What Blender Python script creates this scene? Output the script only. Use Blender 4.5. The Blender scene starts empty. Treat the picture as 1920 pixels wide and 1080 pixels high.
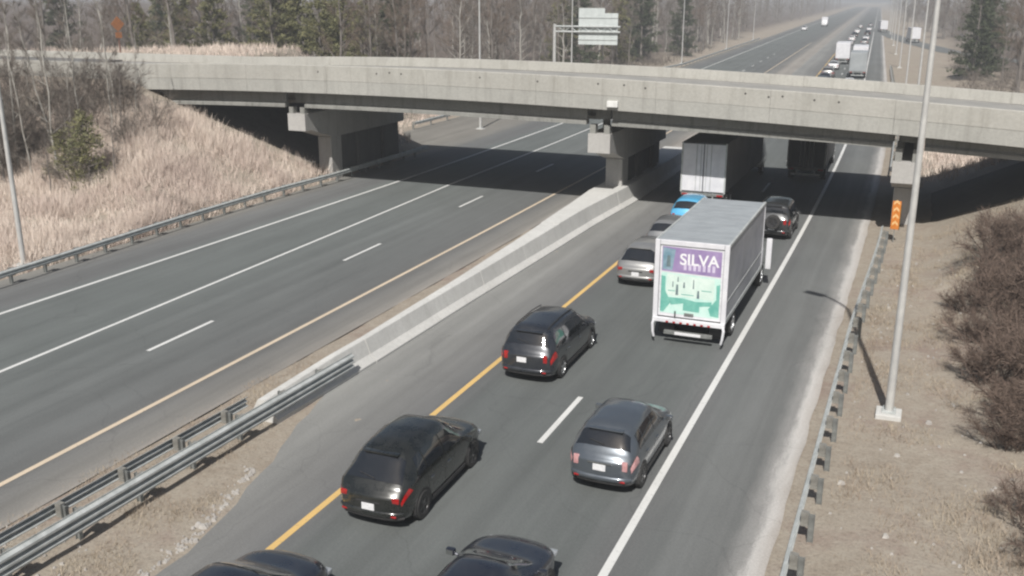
import bpy, bmesh, math, random
import numpy as np
from mathutils import Vector, Matrix, Quaternion, noise as mnoise

random.seed(7)
S = bpy.context.scene
C = S.collection
R = math.radians
PI = math.pi

# ------------------------------------------------------------------ camera, sky, sun, exposure
cam_d = bpy.data.cameras.new('camera')
cam = bpy.data.objects.new('camera', cam_d)
C.objects.link(cam)
cam.location = (0, 0, 12)
cam.rotation_euler = (R(90 - 16.6), 0, R(22.8))
cam_d.sensor_width = 36
cam_d.lens = 1826 / 1920 * 36
cam_d.clip_start = 0.1
cam_d.clip_end = 6000
S.camera = cam

SUN_EL, SUN_AZ = 48.5, 10.4            # the sun stands behind the camera, a little to the right
world = bpy.data.worlds.new('World')
S.world = world
world.use_nodes = True
wn = world.node_tree.nodes
wl = world.node_tree.links
sky = wn.new('ShaderNodeTexSky')
sky.sky_type = 'NISHITA'
sky.sun_disc = False
sky.sun_elevation = R(SUN_EL)
sky.sun_rotation = R(180 - SUN_AZ)
sky.dust_density = 3.0
sky.air_density = 1.2
bgn = wn['Background']
wl.new(sky.outputs[0], bgn.inputs[0])
bgn.inputs[1].default_value = 0.05

sd = bpy.data.lights.new('sun', 'SUN')
so = bpy.data.objects.new('sun', sd)
C.objects.link(so)
sd.energy = 4.75
sd.angle = R(0.6)
sd.color = (1.0, 0.97, 0.925)
ldir = Vector((-math.sin(R(SUN_AZ)) * math.cos(R(SUN_EL)), math.cos(R(SUN_AZ)) * math.cos(R(SUN_EL)), -math.sin(R(SUN_EL))))
so.rotation_euler = ldir.to_track_quat('-Z', 'Y').to_euler()
so.location = (10, -20, 60)

S.view_settings.view_transform = 'Standard'
S.view_settings.look = 'None'
S.view_settings.exposure = 0.17
S.view_settings.gamma = 1
S.render.engine = 'CYCLES'
S.cycles.filter_width = 2.3
S.cycles.volume_bounces = 0
S.cycles.max_bounces = 6
S.cycles.volume_step_rate = 4
S.cycles.use_denoising = True


# ------------------------------------------------------------------ helpers
class MB:
    """collects geometry; build() links it as ONE mesh object"""
    def __init__(s):
        s.v = []; s.f = []; s.uv = None

    def add(s, vs, fs):
        o = len(s.v)
        s.v += [tuple(p) for p in vs]
        s.f += [tuple(i + o for i in f) for f in fs]

    def box(s, c, d, rot=None):
        hx, hy, hz = d[0] / 2, d[1] / 2, d[2] / 2
        vs = [Vector((x, y, z)) for x in (-hx, hx) for y in (-hy, hy) for z in (-hz, hz)]
        if rot is not None:
            vs = [rot @ p for p in vs]
        c = Vector(c)
        s.add([p + c for p in vs], [(0, 1, 3, 2), (4, 6, 7, 5), (0, 4, 5, 1), (2, 3, 7, 6), (0, 2, 6, 4), (1, 5, 7, 3)])

    def bbox(s, c, d, b=0.02, rot=None):
        """box with chamfered vertical and horizontal edges"""
        bm = bmesh.new()
        bmesh.ops.create_cube(bm, size=1)
        for v in bm.verts:
            v.co = Vector((v.co.x * d[0], v.co.y * d[1], v.co.z * d[2]))
        bmesh.ops.bevel(bm, geom=bm.edges[:], offset=min(b, min(d) * 0.45), segments=2, affect='EDGES', profile=0.6)
        bm.verts.index_update()
        c = Vector(c)
        s.add([(rot @ v.co if rot is not None else v.co) + c for v in bm.verts], [[v.index for v in f.verts] for f in bm.faces])
        bm.free()

    def tube(s, p0, p1, r0, r1, n=6, cap=True):
        p0 = Vector(p0); p1 = Vector(p1)
        d = (p1 - p0)
        if d.length < 1e-6: return
        d.normalize()
        a = d.orthogonal().normalized(); b = d.cross(a)
        vs = []
        for p, r in ((p0, r0), (p1, r1)):
            for i in range(n):
                t = 2 * PI * i / n
                vs.append(p + a * (r * math.cos(t)) + b * (r * math.sin(t)))
        fs = [(i, (i + 1) % n, n + (i + 1) % n, n + i) for i in range(n)]
        if cap:
            fs += [tuple(range(n - 1, -1, -1)), tuple(range(n, 2 * n))]
        s.add(vs, fs)

    def path(s, pts, rs, n=8):
        """tube along a polyline"""
        pts = [Vector(p) for p in pts]
        vs = []; fs = []
        ref = None
        for i, p in enumerate(pts):
            d = (pts[min(i + 1, len(pts) - 1)] - pts[max(i - 1, 0)]).normalized()
            if ref is None: ref = d.orthogonal().normalized()
            a = (ref - d * ref.dot(d)).normalized(); b = d.cross(a); ref = a
            for k in range(n):
                t = 2 * PI * k / n
                vs.append(p + a * (rs[i] * math.cos(t)) + b * (rs[i] * math.sin(t)))
        for i in range(len(pts) - 1):
            for k in range(n):
                fs.append((i * n + k, i * n + (k + 1) % n, (i + 1) * n + (k + 1) % n, (i + 1) * n + k))
        fs.append(tuple(range(n - 1, -1, -1)))
        fs.append(tuple((len(pts) - 1) * n + k for k in range(n)))
        s.add(vs, fs)

    def extr(s, prof, path, closed=True):
        """sweep a profile of (across, up) along path points of (pos, across_dir); up is z"""
        n = len(prof); vs = []; fs = []
        for p, ac in path:
            for a, z in prof:
                vs.append((p[0] + ac[0] * a, p[1] + ac[1] * a, p[2] + z))
        m = len(path)
        for i in range(m - 1):
            for k in range(n if closed else n - 1):
                k2 = (k + 1) % n
                fs.append((i * n + k, i * n + k2, (i + 1) * n + k2, (i + 1) * n + k))
        if closed:
            fs.append(tuple(range(n - 1, -1, -1)))
            fs.append(tuple((m - 1) * n + k for k in range(n)))
        s.add(vs, fs)

    def cyl(s, c, axis, r, h, n=20):
        c = Vector(c); ax = Vector(axis).normalized()
        s.tube(c - ax * h / 2, c + ax * h / 2, r, r, n)

    def mesh(s, name, mat, smooth=False, fixn=True):
        me = bpy.data.meshes.new(name)
        me.from_pydata(s.v, [], s.f)
        me.validate()
        if fixn and len(s.f) < 20000:
            bm = bmesh.new(); bm.from_mesh(me)
            bmesh.ops.recalc_face_normals(bm, faces=bm.faces[:])
            bm.to_mesh(me); bm.free()
        if smooth:
            me.polygons.foreach_set('use_smooth', [True] * len(me.polygons))
            if smooth is not True:
                me.set_sharp_from_angle(angle=R(smooth))
        if mat: me.materials.append(mat)
        me.update()
        return me

    def build(s, name, mat, parent=None, smooth=False, fixn=True):
        return obj(name, s.mesh(name, mat, smooth, fixn), parent)


def obj(name, me, parent=None, loc=None):
    o = bpy.data.objects.new(name, me)
    C.objects.link(o)
    if parent is not None: o.parent = parent
    if loc is not None: o.location = loc
    return o


def tag(o, label, cat, group=None, kind=None):
    o['label'] = label
    if cat: o['category'] = cat
    if group: o['group'] = group
    if kind: o['kind'] = kind
    return o


def struct(o, label=None):
    o['kind'] = 'structure'
    if label: o['label'] = label
    return o


def empty(name, loc=(0, 0, 0), rz=0.0):
    o = bpy.data.objects.new(name, None)
    C.objects.link(o)
    o.location = loc
    o.rotation_euler = (0, 0, rz)
    o.empty_display_size = 0.3
    return o


def copy_tree(o, parent=None):
    c = o.copy()
    C.objects.link(c)
    c.parent = parent
    for ch in list(o.children):
        copy_tree(ch, c)
    return c


# ------------------------------------------------------------------ procedural materials
def nt(name):
    m = bpy.data.materials.new(name)
    m.use_nodes = True
    return m, m.node_tree.nodes, m.node_tree.links, m.node_tree.nodes['Principled BSDF']


def nd(ns, t, **kw):
    n = ns.new(t)
    for k, v in kw.items():
        setattr(n, k, v)
    return n


def mixc(ns, ls, fac, a, b, mode='MIX'):
    n = ns.new('ShaderNodeMix'); n.data_type = 'RGBA'; n.blend_type = mode
    for sock, val in ((n.inputs[0], fac), (n.inputs[6], a), (n.inputs[7], b)):
        if hasattr(val, 'is_output'): ls.new(val, sock)
        elif isinstance(val, (int, float)): sock.default_value = val
        else: sock.default_value = (*val[:3], 1)
    return n.outputs[2]


def noise(ns, ls, vec, scale, detail=4, rough=0.6, dim=None):
    n = ns.new('ShaderNodeTexNoise')
    n.inputs['Scale'].default_value = scale
    n.inputs['Detail'].default_value = detail
    n.inputs['Roughness'].default_value = rough
    if vec is not None: ls.new(vec, n.inputs['Vector'])
    return n.outputs['Fac']


def ramp(ns, ls, fac, stops):
    n = ns.new('ShaderNodeValToRGB')
    e = n.color_ramp.elements
    while len(e) < len(stops): e.new(0.5)
    for i, (p, c) in enumerate(stops):
        e[i].position = p
        e[i].color = (*c, 1) if not isinstance(c, (int, float)) else (c, c, c, 1)
    ls.new(fac, n.inputs[0])
    return n.outputs[0]


def scalev(ns, ls, vec, sc):
    n = ns.new('ShaderNodeMapping')
    n.inputs['Scale'].default_value = sc
    ls.new(vec, n.inputs[0])
    return n.outputs[0]


def pm(name, c1, c2=None, scale=2.0, rough=0.8, bump=0.0, bscale=40, metallic=0.0, coat=0.0, spec=0.5, stretch=None, lo=0.35, hi=0.65, world_co=False):
    """two-tone mottled procedural material"""
    m, ns, ls, p = nt(name)
    p.inputs['Roughness'].default_value = rough
    p.inputs['Metallic'].default_value = metallic
    p.inputs['Coat Weight'].default_value = coat
    p.inputs['Coat Roughness'].default_value = 0.04
    p.inputs['Specular IOR Level'].default_value = spec
    if world_co:
        vec = ns.new('ShaderNodeNewGeometry').outputs['Position']
    else:
        vec = ns.new('ShaderNodeTexCoord').outputs['Object']
    v2 = scalev(ns, ls, vec, stretch) if stretch else vec
    if c2 is None: c2 = tuple(c * 0.8 for c in c1)
    f = noise(ns, ls, v2, scale, 5, 0.6)
    col = ramp(ns, ls, f, [(lo, c1), (hi, c2)])
    ls.new(col, p.inputs['Base Color'])
    if bump:
        b = ns.new('ShaderNodeBump'); b.inputs['Strength'].default_value = bump; b.inputs['Distance'].default_value = 0.02
        ls.new(noise(ns, ls, vec, bscale, 4), b.inputs['Height'])
        ls.new(b.outputs[0], p.inputs['Normal'])
    return m


def concrete(name, base, stain, streak=True, rough=0.9):
    """weathered concrete: blotches, vertical run-off streaks and fine grain"""
    m, ns, ls, p = nt(name)
    p.inputs['Roughness'].default_value = rough
    p.inputs['Specular IOR Level'].default_value = 0.25
    vec = ns.new('ShaderNodeNewGeometry').outputs['Position']
    big = noise(ns, ls, vec, 0.35, 5, 0.65)
    c = ramp(ns, ls, big, [(0.3, base), (0.72, tuple(x * 0.82 for x in base))])
    if streak:
        st = noise(ns, ls, scalev(ns, ls, vec, (2.6, 2.6, 0.22)), 1.0, 5, 0.7)
        c = mixc(ns, ls, ramp(ns, ls, st, [(0.5, 0.0), (0.72, 0.75)]), c, stain)
    fine = noise(ns, ls, vec, 9, 4, 0.7)
    c = mixc(ns, ls, ramp(ns, ls, fine, [(0.35, 0.0), (0.75, 0.35)]), c, tuple(x * 0.7 for x in stain))
    ls.new(c, p.inputs['Base Color'])
    b = ns.new('ShaderNodeBump'); b.inputs['Strength'].default_value = 0.35; b.inputs['Distance'].default_value = 0.02
    ls.new(noise(ns, ls, vec, 14, 5), b.inputs['Height'])
    ls.new(b.outputs[0], p.inputs['Normal'])
    return m


def road_mat(name, zones, streak=0.5, phase=0.0):
    """asphalt; UV holds (across, along) in metres. zones = ramp stops (across, colour)"""
    m, ns, ls, p = nt(name)
    p.inputs['Roughness'].default_value = 0.85
    p.inputs['Specular IOR Level'].default_value = 0.3
    uv = ns.new('ShaderNodeUVMap').outputs[0]
    sep = ns.new('ShaderNodeSeparateXYZ'); ls.new(uv, sep.inputs[0])
    lo, hi = zones[0][0], zones[-1][0]
    # ragged zone borders
    wob = ns.new('ShaderNodeMath'); wob.operation = 'MULTIPLY_ADD'
    ls.new(noise(ns, ls, scalev(ns, ls, uv, (1.6, 0.35, 1)), 1.0, 6, 0.75), wob.inputs[0]); wob.inputs[1].default_value = 0.7
    ls.new(sep.outputs[0], wob.inputs[2])
    mr = ns.new('ShaderNodeMapRange')
    ls.new(wob.outputs[0], mr.inputs[0])
    mr.inputs[1].default_value = lo + 0.35; mr.inputs[2].default_value = hi + 0.35
    col = ramp(ns, ls, mr.outputs[0], [((x - lo) / (hi - lo), c) for x, c in zones])
    # lengthwise streaks (tyre wear, oil) and patchy ageing
    st = noise(ns, ls, scalev(ns, ls, uv, (2.2, 0.03, 1)), 1.0, 5, 0.65)
    col = mixc(ns, ls, 1.0, col, ramp(ns, ls, st, [(0.3, (1 - 0.22 * streak,) * 3), (0.7, (1 + 0.2 * streak,) * 3)]), 'MULTIPLY')
    pt = noise(ns, ls, scalev(ns, ls, uv, (0.25, 0.09, 1)), 1.0, 6, 0.7)
    col = mixc(ns, ls, 1.0, col, ramp(ns, ls, pt, [(0.3, (0.86,) * 3), (0.7, (1.12,) * 3)]), 'MULTIPLY')
    gr = noise(ns, ls, uv, 18, 3, 0.8)
    col = mixc(ns, ls, 1.0, col, ramp(ns, ls, gr, [(0.25, (0.8,) * 3), (0.75, (1.18,) * 3)]), 'MULTIPLY')
    # polished wheel paths and the oil line between them, two per lane
    wp = ns.new('ShaderNodeMath'); wp.operation = 'MULTIPLY_ADD'; ls.new(wob.outputs[0], wp.inputs[0]); wp.inputs[1].default_value = 2 * PI / 1.825; wp.inputs[2].default_value = phase
    cs_ = ns.new('ShaderNodeMath'); cs_.operation = 'COSINE'; ls.new(wp.outputs[0], cs_.inputs[0])
    am = ns.new('ShaderNodeMath'); am.operation = 'MULTIPLY_ADD'; ls.new(cs_.outputs[0], am.inputs[0]); am.inputs[1].default_value = 0.5; am.inputs[2].default_value = 0.5
    col = mixc(ns, ls, 1.0, col, ramp(ns, ls, am.outputs[0], [(0.0, (0.955,) * 3), (1.0, (1.045,) * 3)]), 'MULTIPLY')
    sp = noise(ns, ls, scalev(ns, ls, uv, (0.9, 0.16, 1)), 1.0, 3, 0.5)
    col = mixc(ns, ls, ramp(ns, ls, sp, [(0.66, 0.0), (0.74, 0.16)]), col, (0.07, 0.07, 0.07))
    # thin sealed cracks, wandering
    vo = ns.new('ShaderNodeTexVoronoi'); vo.feature = 'DISTANCE_TO_EDGE'; vo.inputs['Scale'].default_value = 0.22
    wv = ns.new('ShaderNodeVectorMath'); wv.operation = 'MULTIPLY_ADD'
    nz = ns.new('ShaderNodeTexNoise'); nz.inputs['Scale'].default_value = 0.6; nz.inputs['Detail'].default_value = 4; ls.new(uv, nz.inputs['Vector'])
    ls.new(nz.outputs['Color'], wv.inputs[0]); wv.inputs[1].default_value = (1.5, 1.5, 0); ls.new(uv, wv.inputs[2])
    ls.new(wv.outputs[0], vo.inputs['Vector'])
    ck = ramp(ns, ls, vo.outputs['Distance'], [(0.0, 0.22), (0.005, 0.0)])
    col = mixc(ns, ls, ck, col, (0.05, 0.05, 0.05))
    ls.new(col, p.inputs['Base Color'])
    b = ns.new('ShaderNodeBump'); b.inputs['Strength'].default_value = 0.3; b.inputs['Distance'].default_value = 0.01
    ls.new(noise(ns, ls, uv, 60, 3), b.inputs['Height']); ls.new(b.outputs[0], p.inputs['Normal'])
    return m


def paint_mat(name, col):
    """worn road paint: asphalt shows through in flecks"""
    m, ns, ls, p = nt(name)
    p.inputs['Roughness'].default_value = 0.7
    vec = ns.new('ShaderNodeNewGeometry').outputs['Position']
    f = noise(ns, ls, vec, 7, 6, 0.8)
    g = noise(ns, ls, vec, 0.5, 3, 0.6)
    c = mixc(ns, ls, ramp(ns, ls, g, [(0.35, 0.0), (0.7, 0.25)]), col, tuple(x * 0.6 for x in col))
    c = mixc(ns, ls, ramp(ns, ls, f, [(0.56, 0.0), (0.74, 0.8)]), c, (0.16, 0.16, 0.155))
    ls.new(c, p.inputs['Base Color'])
    return m


def car_paint(name, col, metallic=0.25, rough=0.28):
    m, ns, ls, p = nt(name)
    vec = ns.new('ShaderNodeTexCoord').outputs['Object']
    sep = ns.new('ShaderNodeSeparateXYZ'); ls.new(vec, sep.inputs[0])
    f = noise(ns, ls, vec, 3.0, 5, 0.65)
    dust = ramp(ns, ls, f, [(0.4, 0.02), (0.75, 0.14)])
    c = mixc(ns, ls, dust, col, (0.20, 0.19, 0.17))
    ls.new(c, p.inputs['Base Color'])
    p.inputs['Metallic'].default_value = metallic
    ls.new(ramp(ns, ls, f, [(0.3, rough), (0.75, rough + 0.15)]), p.inputs['Roughness'])
    p.inputs['Coat Weight'].default_value = 1.0
    p.inputs['Coat Roughness'].default_value = 0.11
    return m


M = {}
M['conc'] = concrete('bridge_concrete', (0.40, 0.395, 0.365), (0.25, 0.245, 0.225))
M['conc_top'] = concrete('parapet_concrete', (0.43, 0.42, 0.385), (0.27, 0.26, 0.23))
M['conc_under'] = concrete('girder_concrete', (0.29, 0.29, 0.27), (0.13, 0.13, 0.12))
M['pier'] = concrete('pier_concrete', (0.42, 0.41, 0.39), (0.28, 0.27, 0.25))
M['barrier'] = concrete('barrier_concrete', (0.60, 0.595, 0.57), (0.46, 0.455, 0.43))
M['cap'] = concrete('pier_cap_concrete', (0.46, 0.45, 0.43), (0.30, 0.29, 0.275))
M['pier_shaded'] = concrete('shade_toned_pier_wall', (0.13, 0.13, 0.125), (0.08, 0.08, 0.077))  # pier concrete with the under-deck shade painted into its colour
M['galv'] = pm('galvanised_steel', (0.50, 0.52, 0.51), (0.36, 0.38, 0.37), 3, 0.55, 0.05, 30, 0.12)
M['galv_dull'] = pm('weathered_steel', (0.25, 0.26, 0.25), (0.15, 0.155, 0.15), 4, 0.65, 0.1, 30, 0.3)
M['post_wood'] = pm('weathered_post', (0.24, 0.235, 0.215), (0.14, 0.135, 0.12), 6, 0.9, 0.3, 40)
M['pole'] = pm('pole_aluminium', (0.62, 0.62, 0.60), (0.5, 0.5, 0.49), 2, 0.45, 0.02, 30, 0.35)
M['white_line'] = paint_mat('white_road_paint', (0.62, 0.62, 0.60))
M['yellow_line'] = paint_mat('yellow_road_paint', (0.64, 0.43, 0.16))
M['yellow_line2'] = paint_mat('faded_yellow_road_paint', (0.58, 0.48, 0.36))
M['tyre'] = pm('tyre_rubber', (0.025, 0.025, 0.026), (0.045, 0.043, 0.04), 8, 0.85)
M['rim'] = pm('alloy_rim', (0.55, 0.56, 0.57), (0.42, 0.43, 0.44), 6, 0.3, 0, 40, 0.8)
M['rim_dark'] = pm('dark_rim', (0.12, 0.12, 0.125), (0.07, 0.07, 0.07), 6, 0.35, 0, 40, 0.7)
M['blackp'] = pm('black_plastic', (0.022, 0.022, 0.023), (0.035, 0.034, 0.033), 6, 0.6)
M['glass'] = pm('tinted_glass', (0.012, 0.014, 0.017), (0.02, 0.022, 0.025), 2, 0.06, coat=1.0)
M['tail'] = pm('red_tail_lens', (0.38, 0.012, 0.012), (0.25, 0.01, 0.01), 10, 0.12, coat=1.0)
M['tail_clear'] = pm('pale_tail_lens', (0.55, 0.32, 0.32), (0.45, 0.22, 0.22), 10, 0.12, coat=1.0)
M['plate'] = pm('license_plate', (0.72, 0.72, 0.72), (0.6, 0.6, 0.62), 20, 0.4)
M['chrome'] = pm('chrome', (0.7, 0.7, 0.7), (0.6, 0.6, 0.6), 6, 0.12, metallic=1.0)
M['headlamp'] = pm('headlamp_lens', (0.35, 0.37, 0.38), (0.25, 0.26, 0.27), 12, 0.08, coat=1.0)


# ------------------------------------------------------------------ terrain
def off(y):
    """the highway bends gently left beyond the bridge"""
    if y < 40: return 0.0
    if y < 130: return -0.5 * (0.05 / 90) * (y - 40) ** 2
    return -2.25 - 0.05 * (y - 130)


def sst(a, b, x):
    t = min(1.0, max(0.0, (x - a) / (b - a)))
    return t * t * (3 - 2 * t)


def nz2(x, y, s, o=0.0):
    return mnoise.noise(Vector((x / s, y / s, o)))


BY0, BY1 = 52.5, 67.0                       # near and far face of the overpass


def ramp_x(y):
    """centre line (relative) of the slip road that joins from the right"""
    return np.interp(y, [190, 215, 250, 300, 340, 390, 440], [40, 24, 12.5, 5.6, 1.6, -2.4, -4.4])


def edge_l(y):
    """left limit of the flat road bed; it widens for a merging lane beyond the bridge"""
    return -37.2 - 7.5 * sst(69, 80, y) * (1 - sst(130, 180, y))


def gz(x, y):
    xr = x - off(y)
    z = -0.05
    d = max(0.0, BY0 + 0.3 - y, y - (BY1 - 0.3))
    if xr < edge_l(y):
        e = edge_l(y) - xr
        if y > 66: d = max(0.0, d - 25 * sst(54, 64, -xr) * (1 - sst(74, 86, -xr)))      # broad shoulder behind the bridge's left end
        emb = min(e * 0.5 + 0.1, 6.75 - d * 0.5)
        base = 0.05 + 0.9 * sst(0, 16, e) + 2.2 * sst(20, 120, e) * sst(60, 160, y) + 6 * sst(60, 300, e) * sst(60, 160, y)
        base += 0.35 * sst(1, 8, e) * nz2(x, y, 9) + 0.12 * sst(0.5, 3, e) * nz2(x, y, 2.3, 5)
        top = max(emb, base)
        k = math.exp(-((emb - base) / 0.8) ** 2) * 0.25
        z = top + k
        if 53 < y < 66.5 and e > 27: z = min(z, 6.8)
    elif xr > -1.9:
        e = xr + 1.9
        emb = min((e - 2.6) * 0.48, 5.2 - d * 0.5)
        base = -0.02 + 0.12 * sst(0, 2, e) + 0.5 * sst(3, 14, e) + 0.10 * sst(0.6, 3, e) * nz2(x, y, 2.1, 9) + 0.3 * sst(3, 9, e) * nz2(x, y, 7, 2)
        base += 4 * sst(30, 150, e)
        if y > 170:
            k = sst(4, 12, abs(xr - ramp_x(y)))
            if y > 420: k = 1
            base = base * k - 0.05 * (1 - k)
        z = max(emb, base)
    elif -19.2 < xr < -14.3:
        z = -0.03 + 0.05 * nz2(x, y, 1.4, 3) + 0.03 * nz2(x, y, 0.5, 3)
        z = min(z, 0.03)
    return z


def axis(a, b, fine0, fine1, step, grow):
    v = list(np.arange(fine0, fine1 + 1e-6, step))
    x, s = fine1, step
    while x < b:
        s *= grow; x += s; v.append(min(x, b))
    x, s = fine0, step
    while x > a:
        s *= grow; x -= s; v.insert(0, max(x, a))
    return v


def ground_mat():
    m, ns, ls, p = nt('verge_ground')
    p.inputs['Roughness'].default_value = 0.95
    p.inputs['Specular IOR Level'].default_value = 0.15
    vec = ns.new('ShaderNodeNewGeometry').outputs['Position']
    a = noise(ns, ls, vec, 0.22, 6, 0.7)
    b = noise(ns, ls, vec, 2.2, 6, 0.75)
    d = noise(ns, ls, vec, 13, 4, 0.8)
    c = ramp(ns, ls, a, [(0.33, (0.26, 0.22, 0.175)), (0.5, (0.31, 0.27, 0.22)), (0.68, (0.25, 0.19, 0.16))])
    c = mixc(ns, ls, ramp(ns, ls, b, [(0.42, 0.0), (0.66, 0.7)]), c, (0.36, 0.325, 0.27))
    c = mixc(ns, ls, ramp(ns, ls, d, [(0.5, 0.0), (0.72, 0.6)]), c, (0.10, 0.075, 0.06))
    # the woodland floor lies under leaf litter: greyer and redder away from the road
    at_ = ns.new('ShaderNodeAttribute'); at_.attribute_name = 'litter'
    litter = ramp(ns, ls, b, [(0.3, (0.085, 0.072, 0.062)), (0.7, (0.165, 0.132, 0.112))])
    c = mixc(ns, ls, at_.outputs['Fac'], c, litter)
    ls.new(c, p.inputs['Base Color'])
    bp = ns.new('ShaderNodeBump'); bp.inputs['Strength'].default_value = 0.7; bp.inputs['Distance'].default_value = 0.08
    ls.new(noise(ns, ls, vec, 5, 6, 0.75), bp.inputs['Height']); ls.new(bp.outputs[0], p.inputs['Normal'])
    return m


def build_ground():
    xs = axis(-900, 900, -64, 14, 0.75, 1.13)
    ys = axis(-60, 2600, 4, 84, 0.75, 1.07)
    vs = []; fs = []
    for y in ys:
        for x in xs:
            vs.append((x, y, gz(x, y)))
    n = len(xs)
    for j in range(len(ys) - 1):
        for i in range(n - 1):
            fs.append((j * n + i, j * n + i + 1, (j + 1) * n + i + 1, (j + 1) * n + i))
    b = MB(); b.v = vs; b.f = fs
    o = b.build('ground', ground_mat(), None, True, False)
    at = o.data.attributes.new('litter', 'FLOAT', 'POINT')
    at.data.foreach_set('value', [(sst(88, 102, y) if -80 < x < -50 else sst(66, 84, y)) * max(sst(4, 14, edge_l(y) - (x - off(y))), sst(9, 22, x - off(y))) for (x, y, z) in vs])
    struct(o, 'brown verges and embankments of dead grass beside the highway')
    return o


build_ground()
# ------------------------------------------------------------------ carriageways
YS = list(np.arange(-12, 140, 2.0)) + list(np.arange(140, 420, 10.0)) + list(np.arange(420, 1500, 40.0))


def strip(name, x0, x1, z, mat, ys=None, parent=None, follow=True, cols=1):
    """x0,x1: number or function of y, relative to the bend; UV in metres"""
    ys = ys or YS
    g = lambda a, y: a(y) if callable(a) else a
    vs = []; fs = []; uv = []
    n = cols + 1
    for y in ys:
        a, b_ = g(x0, y), g(x1, y)
        for i in range(n):
            xr = a + (b_ - a) * i / cols
            vs.append((xr + (off(y) if follow else 0), y, z)); uv.append((xr, y))
    for j in range(len(ys) - 1):
        for i in range(cols):
            fs.append((j * n + i, j * n + i + 1, (j + 1) * n + i + 1, (j + 1) * n + i))
    me = bpy.data.meshes.new(name)
    me.from_pydata(vs, [], fs)
    ul = me.uv_layers.new(name='UVMap')
    for lp in me.loops:
        ul.data[lp.index].uv = uv[lp.vertex_index]
    me.materials.append(mat)
    return obj(name, me, parent)


LANE = (0.123, 0.134, 0.130); LANE2 = (0.112, 0.120, 0.117)
SHO = (0.134, 0.140, 0.137); SHOL = (0.235, 0.236, 0.226); SAND = (0.45, 0.435, 0.415)
m_left = road_mat('left_asphalt', [(-38, (0.2, 0.19, 0.17)), (-36.3, (0.19, 0.185, 0.17)), (-35.4, (0.135, 0.138, 0.136)), (-33.6, (0.125, 0.128, 0.127)), (-33.0, LANE),
                                   (-28, LANE), (-22, (0.122, 0.127, 0.125)), (-21.0, (0.13, 0.132, 0.129)), (-20.3, (0.158, 0.156, 0.148)), (-19.5, (0.20, 0.193, 0.178)), (-18.9, (0.27, 0.25, 0.225))])
m_right = road_mat('right_asphalt', [(-16.8, SHOL), (-15.2, (0.21, 0.21, 0.20)), (-13.6, (0.165, 0.165, 0.16)), (-12.7, (0.13, 0.131, 0.13)), (-11.8, LANE2), (-6.2, LANE2),
                                     (-5.3, (0.13, 0.132, 0.131)), (-4.7, SHO), (-3.1, (0.145, 0.149, 0.145)), (-2.62, (0.25, 0.245, 0.235)), (-2.42, SAND), (-2.0, (0.33, 0.30, 0.27))])
left_road = struct(strip('road', lambda y: edge_l(y) + 0.3, -19.0, 0.0, m_left, cols=4), 'left carriageway of dark grey asphalt')
right_road = struct(strip('road', lambda y: -14.25 + 0.12 * nz2(0, y, 3.0, 1) - 2.5 * min(1, max(0, (y - 15.5) / 9.5)) + 0.18 * nz2(3, y, 1.1, 2), lambda y: -2.1 + 0.08 * nz2(0, y, 1.7, 4), 0.004, m_right,
                          ys=list(np.arange(-12, 60, 0.75)) + [y for y in YS if y >= 60], cols=4), 'right carriageway of grey asphalt with the traffic queue')


def line(name, x, w, z, mat, parent, ys=None):
    g = x if callable(x) else (lambda y: x)
    return strip(name, lambda y: g(y) - w / 2, lambda y: g(y) + w / 2, z, mat, ys, parent)


cl = lambda y: min(y, 58)
line('edge_line', -5.33, 0.20, 0.010, M['white_line'], right_road)
line('centre_line', -12.62, 0.18, 0.010, M['yellow_line'], right_road, [y for y in YS if y < 300])
line('centre_line', lambda y: -20.75 - 0.0067 * cl(y), 0.18, 0.008, M['yellow_line2'], left_road, [y for y in YS if y < 300])
line('edge_line', lambda y: -33.2 + 0.012 * cl(y), 0.20, 0.008, M['white_line'], left_road)
line('lane_line', lambda y: -26.9 - 0.032 * cl(y), 0.17, 0.008, M['white_line'], left_road, [y for y in YS if y < 130])
dash_r = None; dash_l = None
for k in range(-1, 16):
    y0 = 23.35 + k * 13.3
    xo = -8.97
    o = strip('lane_dash', xo - 0.085, xo + 0.085, 0.010, M['white_line'], [y0, y0 + 1.2, y0 + 2.4, y0 + 3.55], right_road)
    y0 = 24.9 + k * 13.3
    xf = lambda y: -23.95 - 0.021 * cl(y)
    o = strip('lane_dash', lambda y: xf(y) - 0.085, lambda y: xf(y) + 0.085, 0.008, M['white_line'], [y0, y0 + 1.2, y0 + 2.4, y0 + 3.6], left_road)

struct(strip('median_strip', -18.98, -16.75, -0.004, m_left, ys=[y for y in YS if y >= 70], cols=2), 'paved median between the carriageways beyond the bridge')
m_ramp = road_mat('slip_road_asphalt', [(-14, SHO), (0, SHO), (50, SHO)])
yr = list(np.arange(190, 441, 6.0))
struct(strip('slip_road', lambda y: ramp_x(y) - 2.9, lambda y: ramp_x(y) + 2.9, 0.012, m_ramp, ys=yr, cols=3), 'slip road joining the far carriageway from the right')
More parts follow.
